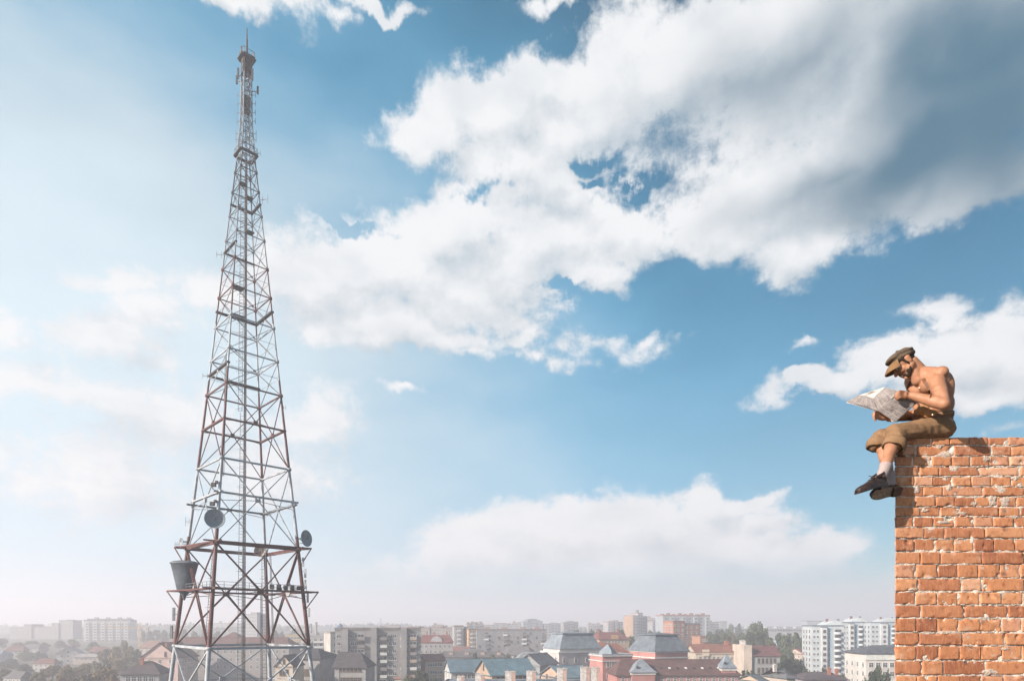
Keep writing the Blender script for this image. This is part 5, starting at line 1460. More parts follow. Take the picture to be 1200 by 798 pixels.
# far slabs behind the centre
b = Building('apartment_block', 'long dark grey slab of flats behind the white mansard roof', 'apartment block', 558, 640, 738.5, 430, 14, 5, (.25, .255, .275))
b.body(); b.roof_flat((.2, .17, .17), .8); rng = random.Random(9)
for q in range(11):
    u = -b.W / 2 + b.W * (q + .5) / 11
    for r in range(8):
        if q % 3 == 1: b.balconies('F', (u,), (b.eave - 3.4 - 2.8 * r,), 3, 1, 1, BALC_W if rng.random() < .3 else wallm((.27, .25, .26)))
        b.win('F', u, b.eave - 1.9 - 2.8 * r, 2.0 if q % 3 == 1 else 1.3, 1.4, FRAME_W if rng.random() < .5 else FRAME_D)
for q in (-.35, -.1, .18, .38): b.box('roof_hut', (b.W * q - 2, -2, b.eave + .3), (b.W * q + 2, 2, b.eave + 2.4), wallm((.36, .28, .25)))
b.finish_walls(); b.finish()
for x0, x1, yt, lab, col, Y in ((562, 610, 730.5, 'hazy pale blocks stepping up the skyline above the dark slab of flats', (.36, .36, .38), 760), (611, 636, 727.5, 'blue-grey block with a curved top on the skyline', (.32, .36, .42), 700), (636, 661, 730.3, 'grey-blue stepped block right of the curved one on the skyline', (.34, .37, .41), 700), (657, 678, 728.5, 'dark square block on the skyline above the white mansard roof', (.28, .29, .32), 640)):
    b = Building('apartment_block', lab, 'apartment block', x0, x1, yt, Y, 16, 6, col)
    n = 3
    for q in range(n):
        u = -b.W / 2 + b.W * (q + .5) / n; t = b.eave - (1.6, 0, .8)[q] * (1.3 if x0 < 600 else .7); b.body(t, W=b.W / n - .02, dx=u, D=16 - q); b.roof_flat((.22, .2, .2), .7, W=b.W / n - .3, D=15 - q, dx=u, top=t)
        for r in range(8):
            for e in (-1, 1): b.win('F', u + e * b.W / n * .24, t - 2.2 - 2.9 * r, 1.6, 1.5, FRAME_W, dx=0, D=16 - q, bars=False)
    if x0 == 611:
        g = MB(); w = b.W * .42; N = 10
        pr = [(-w + 2 * w * i / N, 1.9 * sin(pi * i / N)) for i in range(N + 1)]
        for (xa, za), (xb, zb) in zip(pr, pr[1:]): g.face([(xa, -6, b.eave + .8 + za), (xb, -6, b.eave + .8 + zb), (xb, 6, b.eave + .8 + zb), (xa, 6, b.eave + .8 + za)])
        for y in (-6, 6): g.face([(x, y, b.eave + .8 + z) for x, z in pr])
        g.build('barrel_roof', roofm((.25, .29, .34)), b.root)
    b.finish_walls(); b.finish()

rng = random.Random(17)
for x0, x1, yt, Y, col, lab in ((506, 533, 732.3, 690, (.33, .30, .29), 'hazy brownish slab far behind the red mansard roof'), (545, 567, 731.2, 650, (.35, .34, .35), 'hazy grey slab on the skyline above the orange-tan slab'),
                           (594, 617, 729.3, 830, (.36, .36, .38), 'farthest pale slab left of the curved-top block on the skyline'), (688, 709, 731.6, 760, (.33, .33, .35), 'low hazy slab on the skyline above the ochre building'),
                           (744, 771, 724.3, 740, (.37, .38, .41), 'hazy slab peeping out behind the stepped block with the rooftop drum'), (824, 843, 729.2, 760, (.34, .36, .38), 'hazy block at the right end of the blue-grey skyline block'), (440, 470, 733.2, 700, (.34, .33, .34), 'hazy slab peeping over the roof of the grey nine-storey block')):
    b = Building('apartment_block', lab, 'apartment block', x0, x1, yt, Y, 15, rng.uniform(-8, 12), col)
    n = 4
    for q in range(n):
        u = -b.W / 2 + b.W * (q + .5) / n; t = b.eave - rng.choice((0, .5, 2.8)); b.body(t, W=b.W / n - .02, dx=u, D=15 - q * .3); b.roof_flat((.24, .19, .17), .6, W=b.W / n - .3, D=14 - q * .3, dx=u, top=t)
        for r in range(7):
            for e in (-1, 1): b.win('F', u + e * b.W / n * .25, t - 2.2 - 2.9 * r, 1.7, 1.5, FRAME_D if rng.random() < .5 else FRAME_W, D=15 - q * .3, bars=False)
        if rng.random() < .6: b.box('roof_hut', (u - 1.5, -2, t + .3), (u + 1.5, 2, t + rng.uniform(1.8, 2.8)), wallm((.33, .26, .23)))
    b.aerial(b.W * rng.uniform(-.3, .3), 0, b.eave, rng.uniform(2.5, 5)); b.finish_walls(); b.finish()

# the two big buildings with truncated pyramid roofs
b = Building('mansion', 'white-walled building under a tall blue-grey truncated pyramid roof', 'building', 634, 707, 742.5, 262, 15, 25, (.56, .53, .52), yeave=764)
b.body(b.eave); b.body(b.h(759.5), W=b.W * .93, D=b.D * .93); r = b.roof_frustum((.23, .27, .315), b.W * .66, b.D * .62, W=b.W * .92, D=b.D * .92, eave=b.h(759.5), lip=1.2)
b.box('cornice', (-b.W / 2 - .35, -b.D / 2 - .35, b.eave - .1), (b.W / 2 + .35, b.D / 2 + .35, b.eave + .35), BALC_W)
b.grid('F', 2, 4, b.h(772.5), -4, 1.3, 2.4, arched=True, margin=2.4); b.grid('L', 2, 4, b.h(772.5), -4, 1.3, 2.4, arched=True, margin=2.4); b.finish_walls(); b.finish()
b = Building('building', 'grey-roofed lean-to with skylights left of the white pyramid-roofed building', 'building', 604, 640, 764, 268, 12, 6, (.48, .46, .45), yeave=772)
b.body(); b.roof_gable((.27, .285, .31), 'x', hip=3); b.grid('F', 2, 4, b.eave - 1.8, -3, 1.2, 1.7, margin=2); b.finish_walls(); b.finish()
b = Building('building', 'white wing with tall windows under a red-tiled roof and a red chimney', 'building', 668, 740, 754, 282, 14, 4, (.53, .50, .48), yeave=766)
b.body(); r = b.roof_gable((.25, .095, .065), 'x', hip=5); b.chimney(r, b.W * .0, -3.5, b.eave + 1, 3.8, 2.6, 1.4, CHIMR); b.grid('F', 2, 6, b.h(775.5), -3.8, 1.3, 2.4, margin=3); b.finish_walls(); b.finish()
PINK = (.50, .235, .215)
b = Building('building', 'pink corner block with white cornice at the bottom centre', 'building', 691, 741, 767.5, 240, 12, 16, PINK)
b.body(); b.roof_flat((.30, .31, .33), .3); b.box('cornice', (-b.W / 2 - .4, -b.D / 2 - .4, b.eave - .35), (b.W / 2 + .4, b.D / 2 + .4, b.eave - .02), BALC_W); b.box('cornice', (-b.W / 2 - .3, -b.D / 2 - .3, b.eave - 2.2), (b.W / 2 + .3, b.D / 2 + .3, b.eave - 1.9), BALC_W)
g = MB(); g.lathe([(3.6, 0), (3.2, 1.2), (.1, 3.6)], (-b.W * .1, 0, b.eave + .3), (0, 0, 1), 4); g.build('small_dome', roofm((.27, .33, .38)), b.root)
b.grid('F', 2, 5, b.h(777.5), -4, 1.2, 2.4, arched=True, margin=2); b.grid('R', 2, 3, b.h(777.5), -4, 1.2, 2.4, arched=True, margin=2.4); b.finish_walls(); b.finish()
b = Building('mansion', 'pink building under a tall slate truncated pyramid roof', 'building', 738, 806, 744, 245, 17, 22, PINK, yeave=762.5)
b.body(); r = b.roof_frustum((.155, .185, .22), b.W * .66, b.D * .62, lip=1.4, over=.6)
for z in (b.eave - .5, b.eave - 2.6): b.box('cornice', (-b.W / 2 - .3, -b.D / 2 - .3, z), (b.W / 2 + .3, b.D / 2 + .3, z + .4), BALC_W)
b.grid('R', 1, 4, b.eave - 1.3, -3, 1.1, 1.5, margin=3); b.grid('F', 2, 6, b.eave - 4.6, -4, 1.2, 2.2, margin=2.4); b.finish_walls(); b.finish()
b = Building('mansion', 'long pink range with a brown roof of small skylights and two pointed corner turrets', 'building', 712, 866, 773.5, 218, 15, 3, PINK, yeave=789)
b.body(); r = b.roof_gable((.135, .075, .068), 'x', hip=3.5, over=.7); b.box('cornice', (-b.W / 2 - .45, -b.D / 2 - .45, b.eave - .75), (b.W / 2 + .45, -b.D / 2 - .01, b.eave - .4), BALC_W)
b.grid('F', 2, 18, b.h(797.5), -4, 1.1, 2.6, arched=True, margin=2)
for q in range(9):
    g = MB(); u = -b.W * .12 + q * b.W * .068; tt = .35; y = -b.D / 2 * (1 - tt) - .7 * 0; z = lerp(b.eave, b.top, tt)
    g.box((u, y, z + .16), (.8, 1.0, .08), Matrix.Rotation(atan2(b.top - b.eave, b.D / 2), 3, 'X')); g.build('skylight', BALC_W if q % 2 else GLASS, r)
def turret(b, px0, px1, ytip, yev, ybase, dy, roofc=(.25, .28, .32)):
    X = ((px0 + px1) / 2 - HX) * (b.yf) / F - b.root.location.x; w = (px1 - px0) * b.yf / F * .9
    g = MB(); g.span((X - w / 2, dy - w / 2, b.h(ybase)), (X + w / 2, dy + w / 2, b.h(yev))); g.span((X - w / 2 - .25, dy - w / 2 - .25, b.h(yev) - .7), (X + w / 2 + .25, dy + w / 2 + .25, b.h(yev) - .3), 1)
    t = g.build('turret', [b.wallm, BALC_W], b.root)
    g = MB(); ring = lambda s_, z: [(X + a * w * s_, dy + c * w * s_, z) for a, c in ((-1, -1), (1, -1), (1, 1), (-1, 1))]
    rs = [ring(.58, b.h(yev)), ring(.36, lerp(b.h(yev), b.h(ytip), .35)), ring(.16, lerp(b.h(yev), b.h(ytip), .78)), ring(.02, b.h(ytip))]
    for p, q in zip(rs, rs[1:]):
        for i in range(4): g.face([p[i], p[(i + 1) % 4], q[(i + 1) % 4], q[i]])
    g.face(rs[0][::-1])
    g.tube((X, dy, b.h(ytip)), (X, dy, b.h(ytip) + .9), .06, .04, 6); g.build('turret_roof', roofm(roofc), t)
    g = MB(); g.box((X - w * .25, dy - w * .42, lerp(b.h(yev), b.h(ytip), .4)), (.6, .5, .7)); g.build('dormer', GLASS, t)
turret(b, 736, 766, 771.5, 787, 802, -b.D / 2 + 2.4); turret(b, 845, 864, 767, 783, 800, -b.D / 2 + 2.6, (.24, .28, .33))
b.finish_walls(); b.finish()

# right of the centre
b = Building('building', 'ochre building with a dark red tiled roof left of the pink pyramid-roofed building', 'building', 691, 737, 740.5, 360, 16, 12, (.56, .38, .22), yeave=748)
b.body(); r = b.roof_gable((.21, .07, .065), 'x', hip=3); b.chimney(r, -6, 0, b.top - .6, 2); b.chimney(r, 5, 0, b.top - .6, 2); b.grid('F', 3, 8, b.eave - 1.9, -3.2, 1.2, 1.7, margin=2); b.box('gable', (-b.W * .1, -b.D / 2 - .3, b.eave - 1), (b.W * .14, -b.D / 2 - .01, b.eave + 2), wallm((.56, .36, .18))); b.finish_walls(); b.finish()
for x0, x1, yt, yaw, lab, col, Y in ((707, 731, 727.5, 8, 'grey stepped block on the skyline left of the tall orange-brown one', (.38, .37, .38), 680), (731, 760, 718.5, 20, 'tall stepped block with an orange-brown side and a rooftop drum on the skyline', (.40, .40, .42), 640), (758, 772, 727.5, 8, 'small grey block squeezed between two taller ones on the skyline', (.35, .35, .37), 700)):
    b = Building('apartment_block', lab, 'apartment block', x0, x1, yt, Y, 18, yaw, col)
    n = 3
    for q in range(n):
        u = -b.W / 2 + b.W * (q + .5) / n; t = b.eave - (2.6, 0, 3.4)[q] * (1 if x0 == 731 else .4); b.body(t, W=b.W / n - .02, dx=u, D=18 - q * 2); b.roof_flat((.28, .2, .18), .6, W=b.W / n - .3, D=17 - q * 2, dx=u, top=t)
        for r in range(9):
            for e in (-1, 1): b.win('F', u + e * b.W / n * .24, t - 2.2 - 2.9 * r, 1.5, 1.5, FRAME_W, D=18 - q * 2, bars=False)
    if x0 == 731:
        b.box('side_wall', (-b.W / 2 - .25, -9, -1), (-b.W / 2 - .01, 9, b.eave - 2.7), wallm((.44, .29, .20)))
        g = MB(); g.tube((0, 0, b.eave + .2), (0, 0, b.eave + 3.6), 2.6, 2.6, 16); g.build('roof_drum', wallm((.36, .39, .43)), b.root)
    b.finish_walls(); b.finish()
b = Building('apartment_block', 'long blue-grey block with a reddish roof edge on the skyline above the brick building', 'apartment block', 768, 832, 721.5, 600, 18, 10, (.36, .39, .43))
b.body(); b.roof_flat((.32, .16, .13), .9); 
for q in range(8):
    u = -b.W / 2 + b.W * (q + .5) / 8
    if q % 2: b.box('bay', (u - 2, -b.D / 2 - 1, -1), (u + 2, -b.D / 2 - .004, b.eave - 1), wallm((.44, .46, .49)))
    for r in range(8): b.win('F', u, b.eave - 2.4 - 2.9 * r, 2.2, 1.5, FRAME_W, off=1.0 if q % 2 else 0, bars=False)
    b.box('roof_hut', (u - 1.4, -1.4, b.eave + .3), (u + 1.4, 1.4, b.eave + 2.0 + (q % 2) * .8), roofm((.30, .15, .12)))
for r in range(8): b.grid('R', 1, 3, b.eave - 2.4 - 2.9 * r, 1, 1.4, 1.4, margin=3)
b.finish_walls(); b.finish()
b = Building('apartment_block', 'orange-red brick block of five storeys stepping down to the right', 'apartment block', 777, 821, 728.5, 400, 11, 20, (.43, .215, .16))
b.body(b.eave, W=b.W * .42, dx=-b.W * .29); b.body(b.h(731), W=b.W * .58, dx=b.W * .21, D=10.5)
b.roof_flat((.34, .15, .11), .5, W=b.W * .42, dx=-b.W * .29); b.roof_flat((.30, .30, .32), .5, W=b.W * .58, dx=b.W * .21, D=10.5, top=b.h(731))
for r in range(6):
    for q in (-3, 0, 3): b.win('L', q, b.eave - 2 - 2.9 * r, 1.3, 1.5, FRAME_W)
    for q in range(3): b.win('F', -b.W * .45 + q * b.W * .15, b.eave - 2 - 2.9 * r, 1.3, 1.5, FRAME_W)
    for q in range(3): b.win('F', b.W * .0 + q * b.W * .19, b.h(731) - 2 - 2.9 * r, 1.3, 1.5, FRAME_W, D=10.5); b.win('R', -3.5 + 3.5 * q, b.h(731) - 2 - 2.9 * r, 1.2, 1.5, FRAME_W)
b.finish_walls(); b.finish()
b = Building('house', 'pair of low brick blocks with flat tops right of the orange-red brick block', 'house', 811, 832, 746, 350, 9, 12, (.42, .22, .15))
b.body(b.eave, W=b.W * .55, dx=-b.W * .22); b.body(b.eave - 1.5, W=b.W * .4, dx=b.W * .28, D=8); b.roof_flat((.3, .16, .12), .3, W=b.W * .55, dx=-b.W * .22); b.roof_flat((.3, .16, .12), .3, W=b.W * .4, dx=b.W * .28, D=8, top=b.eave - 1.5); b.grid('F', 1, 3, b.eave - 1.8, -3, 1, 1.3, margin=2); b.finish_walls(); b.finish()
b = Building('building', 'cream range with a long terracotta roof and carved cornice behind the pink range', 'building', 804, 868, 755, 282, 15, 0, (.55, .47, .38), yeave=763)
b.body(); r = b.roof_gable((.27, .115, .08), 'x', hip=0); b.chimney(r, b.W * .32, 0, b.top - .6, 1.8, 1.8, 1.2); b.box('cornice', (-b.W / 2 - .3, -b.D / 2 - .45, b.eave - .9), (b.W / 2 + .3, -b.D / 2 - .01, b.eave - .3), wallm((.6, .52, .42)))
b.grid('F', 2, 9, b.eave - 3, -3.6, 1.2, 2.0, margin=2); b.box('gable', (-b.W * .36, -b.D / 2 - .5, b.eave - 2), (-b.W * .2, -b.D / 2 - .46, b.eave + .9), wallm((.6, .52, .42))); b.finish_walls(); b.finish()
b = Building('building', 'grey-green building with a dark red roof and pale stone end bay', 'building', 862, 914, 756.5, 268, 14, -3, (.35, .36, .37), yeave=767)
b.body(); r = b.roof_gable((.17, .075, .075), 'x', hip=0); b.box('end_bay', (-b.W / 2 - 1.0, -b.D / 2 - .9, -1), (-b.W / 2 + 2.2, b.D / 2 + .9, b.top + .3), wallm((.60, .50, .43))); b.chimney(r, -b.W * .46, -1, b.top + .3, 1.6, 2.2, 1.0, CHIMW)
b.grid('F', 3, 7, b.h(774), -3.8, 1.1, 2.2, FRAME_D, margin=2, skip=lambda r, c: c in (0, 1)); b.finish_walls(); b.finish()
b = Building('factory', 'very long low pale factory on the far skyline left of the white apartment block', 'factory', 858, 946, 733.8, 640, 26, 0, (.40, .40, .41), yeave=737)
b.body(); b.roof_gable((.34, .34, .35), 'x', hip=0); b.grid('F', 1, 24, b.eave - 1.4, 3, 2.0, 1.4, margin=2, bars=False)
for q in range(6): b.box('roof_vent', (-b.W * .4 + q * b.W * .15 - 1, -8, b.eave + .4), (-b.W * .4 + q * b.W * .15 + 1, -6, b.eave + 2.4), BALC_W)
b.finish_walls(); b.finish()
b = Building('apartment_block', 'small hazy block on the skyline above the round trees', 'apartment block', 838, 852, 728.5, 900, 16, 5, (.36, .36, .37))
b.body(); b.roof_flat((.3, .18, .15), .8); b.grid('F', 5, 5, b.eave - 2.2, -2.9, 1.5, 1.5, margin=2); b.finish_walls(); b.finish()
b = Building('house', 'small red-roofed house with cream gable among trees beside the white blocks', 'house', 923, 944, 759.5, 330, 9, 30, (.56, .46, .38), yeave=765)
b.body(); b.roof_gable((.25, .08, .07), 'x'); b.win('L', 0, b.eave + .3, 1, 1.3); b.grid('L', 1, 2, b.eave - 1.8, 3, 1, 1.4, margin=2.4); b.grid('F', 1, 3, b.eave - 1.8, 3, 1, 1.4, margin=2); b.finish_walls(); b.finish()
b = Building('greenhouse', 'teal metal hall roof between the trees left of the white apartment block', 'building', 907, 926, 745.5, 420, 20, 35, (.36, .42, .44), yeave=752)
b.body(); b.roof_gable((.24, .36, .38), 'x'); b.grid('F', 1, 4, b.eave - 2, 3, 1.4, 1.4, margin=2); b.finish_walls(); b.finish()

# the white apartment blocks
WHT = (.52, .565, .60)
def white_block(label, x0, x1, ytop, Y, sections, D=16, yaw=-14, shade=None):
    b = Building('apartment_block', label, 'apartment block', x0, x1, ytop, Y, D, yaw, WHT, group='white apartment blocks with barrel roofs')
    st = 2.75
    b.body(b.eave); b.roof_flat((.16, .19, .24), .35)
    for c, w, kind in sections:                                # fractions of the front
        u = -b.W / 2 + b.W * c; ww = b.W * w
        n = int((b.eave + 1) / st)
        if kind == 'w':
            b.box('bay', (u - ww / 2, -b.D / 2 - 1.6, -1), (u + ww / 2, -b.D / 2 - .004, b.eave - .5), wallm((.60, .63, .65)))
            b.box('bay_roof', (u - ww / 2 - .2, -b.D / 2 - 1.8, b.eave - .49), (u + ww / 2 + .2, -b.D / 2 + .2, b.eave - .25), roofm((.10, .12, .16)))
            for r in range(n): b.win('F', u, b.eave - 2.4 - st * r, 1.4, 1.4, FRAME_D, off=1.6)
        elif kind == 'p':
            b.box('panel_strip', (u - ww / 2, -b.D / 2 - .12, -1), (u + ww / 2, -b.D / 2 - .004, b.eave - .4), mat('blue_panel', (.30, .42, .50), .7, .1, .3))
            for r in range(n): b.win('F', u, b.eave - 2.4 - st * r, .9, 1.3, FRAME_W, off=.12)
        elif kind == 'g':
            for r in range(n):
                for e in (-.28, .28): b.win('F', u + e * ww, b.eave - 2.4 - st * r, min(1.5, ww * .4), 1.3, FRAME_W)
        elif kind == 'b':
            for r in range(n):
                g = MB(); z = b.eave - 3.7 - st * r; N = 8; R0 = ww * .46
                pts = [(u + R0 * cos(pi + pi * i / N), -b.D / 2 - .004 + 1.5 * sin(pi + pi * i / N)) for i in range(N + 1)]
                g.face([(x, y, z) for x, y in pts]); 
                for (xa, ya), (xb, yb) in zip(pts, pts[1:]): g.face([(xa, ya, z - .12), (xb, yb, z - .12), (xb, yb, z + .95), (xa, ya, z + .95)])
                g.build('balcony', mat_balc, b.root); b.win('F', u, z + 1.35, ww * .75, 1.7, FRAME_D)
    # barrel vaults on the roof
    for c, w, hh in [(s[0], s[1], None) for s in sections if s[2] in ('b',)]:
        u = -b.W / 2 + b.W * (c - .05); hw = max(4.5, b.W * w * 1.35); g = MB(); N = 10
        pr = [(u - hw + 2 * hw * i / N, b.eave + .3 + 2.5 * sin(pi * i / N)) for i in range(N + 1)]
        for (xa, za), (xb, zb) in zip(pr, pr[1:]): g.face([(xa, -b.D * .45, za), (xb, -b.D * .45, zb), (xb, b.D * .4, zb), (xa, b.D * .4, za)])
        for y in (-b.D * .45, b.D * .4): g.face([(x, y, z) for x, z in pr])
        rf = g.build('barrel_roof', wallm((.56, .61, .64)), b.root)
        b.box('roof_vent', (u - hw * .5, -1, b.eave + 1), (u - hw * .5 + 1, 0, b.eave + 3.6), wallm((.25, .12, .11))); b.box('roof_vent', (u + hw * .5, -1, b.eave + 1), (u + hw * .5 + 1, 0, b.eave + 3.6), wallm((.22, .24, .28)))
    for r in range(8): b.grid('L', 1, 3, b.eave - 2.4 - st * r, 1, 1.3, 1.4, FRAME_D, margin=3)
    b.finish_walls(); b.finish(); return b
mat_balc = mat('balcony_pale_blue', (.50, .54, .57), .8, .15, .6)
white_block('white apartment block with rounded balconies, lowest and nearest of the white ones', 940, 989, 733.5, 318, [(.14, .2, 'g'), (.37, .16, 'w'), (.55, .16, 'p'), (.82, .26, 'b')], 15, -8)
white_block('taller white apartment block with a barrel roof, middle one of the white ones', 976, 1013, 729.5, 352, [(.12, .22, 'g'), (.36, .2, 'w'), (.58, .2, 'p'), (.84, .28, 'b')], 16, -8)
white_block('white apartment block touching the brick wall, rightmost of the white ones', 1008, 1120, 729.5, 385, [(.05, .08, 'g'), (.15, .08, 'w'), (.22, .05, 'p'), (.29, .1, 'b'), (.39, .07, 'w'), (.46, .07, 'g'), (.60, .08, 'w'), (.70, .05, 'p'), (.79, .1, 'b'), (.92, .1, 'g')], 16, -8)
b = Building('apartment_block', 'hazy far block with a ribbed top behind the white apartment blocks', 'apartment block', 939, 966, 728, 900, 18, 0, (.40, .42, .45))
b.body(); b.roof_flat(par=1); b.grid('F', 6, 8, b.eave - 2.2, -2.9, 1.5, 1.5, margin=2); b.finish_walls(); b.finish()
b = Building('office', 'white office building with a dark flat roof beside the brick wall', 'office building', 990, 1150, 764.5, 222, 16, -4, (.62, .58, .55))
b.body(); b.roof_gable((.11, .12, .14), 'x', hip=6, top=b.eave + 2.2, over=.7)
g = MB(); b.box('fascia', (-b.W / 2 - .3, -b.D / 2 - .3, b.eave - 2.4), (b.W / 2 + .3, -b.D / 2 - .004, b.eave - .35), BALC_W)
b.grid('F', 3, 16, b.h(779), -3.0, 1.5, 1.7, FRAME_W, margin=1.6); b.grid('L', 3, 4, b.h(779), -3.0, 1.4, 1.7, margin=2); b.finish_walls(); b.finish()
b = Building('house', 'bungalow with a grey hipped roof and pale chimneys at the foot of the trees', 'house', 894, 932, 784.5, 186, 11, 14, (.50, .43, .38), yeave=793)
b.body(); r = b.roof_gable((.16, .165, .18), 'x', hip=4); b.chimney(r, -2, -1, b.top - .8, 1.8, m=CHIMW); b.grid('F', 2, 4, b.eave - 1.6, -3, 1.1, 1.5, margin=1.6); b.finish_walls(); b.finish()
b = Building('building', 'long dark purple-grey roof along the bottom edge left of the white office building', 'building', 928, 992, 788.5, 200, 11, -4, (.36, .33, .34), yeave=795)
b.body(); r = b.roof_gable((.105, .085, .095), 'x', hip=3); b.chimney(r, b.W * .2, -2, b.eave + .6, 2.2); b.chimney(r, b.W * .38, -2, b.eave + .6, 2.0); b.grid('F', 2, 7, b.eave - 1.6, -3, 1.1, 1.5, margin=1.6); b.finish_walls(); b.finish()
b = Building('house', 'little roofs with a cream wall at the bottom edge below the dark trees', 'house', 868, 897, 791, 178, 9, 20, (.55, .42, .32), yeave=797)
b.body(); b.roof_gable((.13, .15, .17), 'x'); b.grid('L', 1, 2, b.eave - 1.4, 3, 1, 1.3, margin=2); b.finish_walls(); b.finish()

# ================================================================ trees
LEAF = []
for nm, c1, c2 in (('foliage_green', (.035, .055, .026), (.085, .105, .045)), ('foliage_dark', (.022, .036, .022), (.055, .075, .036)), ('foliage_autumn', (.10, .07, .03), (.19, .13, .05)), ('foliage_olive', (.055, .06, .03), (.12, .115, .05))):
    m = bpy.data.materials.new(nm); m.use_nodes = True; k = Nodes(m.node_tree); b_ = m.node_tree.nodes['Principled BSDF']
    rnd = k.new('ShaderNodeNewGeometry').outputs['Random Per Island']; oi = k.new('ShaderNodeObjectInfo').outputs['Random']
    f_ = k.math('ADD', k.math('MULTIPLY', rnd, .75), k.math('MULTIPLY', oi, .25))
    k.con(k.mix(f_, c1, c2), b_.inputs['Base Color']); b_.inputs['Roughness'].default_value = .7; b_.inputs['Specular IOR Level'].default_value = .2
    LEAF.append(m)
BARK = mat('bark', (.07, .05, .04), .95, .3, 3)
def tree_proto(kind, seed, mi):
    """returns (trunk mesh, crown mesh) of a tree about 10 m tall"""
    rr = random.Random(seed); tg = MB(); cg = MB()
    H = 10.0
    if kind == 'poplar': lobes = [(Vector((rr.uniform(-.3, .3), rr.uniform(-.3, .3), 1.6 + i * .85)), 1.25 - abs(i - 4) * .11) for i in range(10)]; tr_h = 9.0
    elif kind == 'bush': lobes = [(Vector((rr.uniform(-3, 3), rr.uniform(-2.4, 2.4), rr.uniform(1.2, 4.2))), rr.uniform(1.3, 2.1)) for i in range(11)]; tr_h = 2.5
    else:
        lobes = []
        for i in range(15):
            a = rr.uniform(0, 2 * pi); rad = rr.uniform(.3, 3.0); z = rr.uniform(3.4, 8.6); rad *= 1 - .5 * max(0, (z - 6) / 3)
            lobes.append((Vector((cos(a) * rad, sin(a) * rad, z)), rr.uniform(1.0, 1.9)))
        tr_h = 6.5
    tg.tube((0, 0, -1), (.1, .05, tr_h * .55), .30, .2, 8); tg.tube((.1, .05, tr_h * .55), (.0, .1, tr_h), .2, .07, 8)
    for c, r in lobes: tg.tube((.1, .05, min(c.z * .6, tr_h * .7)), c, .1, .03, 5, caps=False)
    for c, r in lobes:
        n = int(70 * r * r)
        for i in range(n):
            d = Vector((rr.gauss(0, 1), rr.gauss(0, 1), rr.gauss(0, 1))).normalized()
            p = c + d * r * (rr.random() ** .42) * Vector((1, 1, .85)).length / 1.62
            s = rr.uniform(.16, .40); nrm = (d + Vector((rr.gauss(0, .6), rr.gauss(0, .6), rr.gauss(.3, .6)))).normalized()
            x = nrm.orthogonal().normalized(); x.rotate(Matrix.Rotation(rr.uniform(0, 6.28), 3, nrm)); y = nrm.cross(x)
            cg.face([p - x * s - y * s * .7, p + x * s * .6 - y * s, p + x * s + y * s * .6, p - x * s * .5 + y * s])
    return tg.mesh('trunk', BARK), cg.mesh('crown', LEAF[mi])
PROTO = {}
for kind, seeds in (('round', (1, 2, 3)), ('bush', (5, 6)), ('poplar', (8,))):
    for mi in range(4):
        for s_ in seeds[:(2 if kind == 'round' else 1)]: PROTO.setdefault((kind, mi), []).append(tree_proto(kind, s_ * 10 + mi, mi))
_tn = 0
def tree(px, ytop, Y, wpx, kind, mi, label, group):
    """a tree whose crown tops out at photo row ytop, about wpx wide"""
    global _tn; _tn += 1
    X = (px - HX) * Y / F; b0 = terrain(X, Y); H = EYE + (HY - ytop) * Y / F - b0; W = wpx * Y / F
    tm, cm = PROTO[kind, mi][_tn % len(PROTO[kind, mi])]
    dims = {'round': (10.0, 7.6), 'bush': (5.6, 8.6), 'poplar': (10.2, 3.0)}[kind]
    sc = Vector((W / dims[1], W / dims[1], H / dims[0]))
    t = empty('tree', (X, Y, b0), random.uniform(0, 6.28)); t.scale = sc
    tag(t, label, 'tree', group)
    link('trunk', tm, t); link('crown', cm, t)
ORD = ['leftmost', 'second from the left', 'third from the left', 'fourth from the left', 'fifth from the left', 'sixth from the left', 'seventh from the left', 'eighth from the left', 'ninth from the left', 'tenth from the left', 'eleventh from the left', 'twelfth from the left']
def trees(desc, where, group, lst):
    lst = sorted(lst)
    for i, a in enumerate(lst):
        o = 'rightmost' if i == len(lst) - 1 and i else ORD[i]
        tree(*a, f'{desc} {where}, {o} there' if len(lst) > 1 else f'{desc} {where}', group)
trees('pale autumn-brown tree', 'in the hazy hollow at the bottom left', 'autumn trees at the bottom left',
      [(62, 776, 300, 26, 'round', 2), (82, 779, 280, 24, 'bush', 2), (100, 774, 310, 26, 'round', 2), (118, 772, 300, 22, 'bush', 3), (126, 781, 250, 26, 'round', 2), (108, 785, 240, 28, 'bush', 2), (143, 770, 330, 20, 'round', 2), (92, 790, 230, 26, 'bush', 3), (44, 785, 260, 24, 'round', 3), (134, 790, 222, 20, 'bush', 2), (158, 760, 340, 16, 'round', 3), (70, 792, 225, 24, 'bush', 2)])
trees('tall rusty tree', 'between the crane and the cream gabled house', 'rusty trees under the crane',
      [(122, 757, 380, 16, 'round', 3), (133, 754, 390, 17, 'round', 2), (145, 750, 400, 18, 'round', 3), (152, 756, 380, 15, 'round', 2), (138, 763, 360, 18, 'bush', 2)])
trees('hazy grey-green tree', 'on the far slope at the left edge', 'far trees on the left slope',
      [(3, 747, 560, 14, 'round', 1), (20, 752, 540, 16, 'round', 0), (36, 750, 560, 16, 'round', 1), (52, 752, 530, 15, 'round', 0), (70, 750, 560, 16, 'round', 1), (86, 748, 560, 15, 'round', 0), (110, 752, 520, 15, 'round', 1), (28, 762, 450, 18, 'bush', 0), (48, 764, 440, 16, 'bush', 1), (12, 772, 380, 20, 'bush', 1), (30, 778, 330, 22, 'round', 0), (6, 784, 290, 22, 'round', 1)])
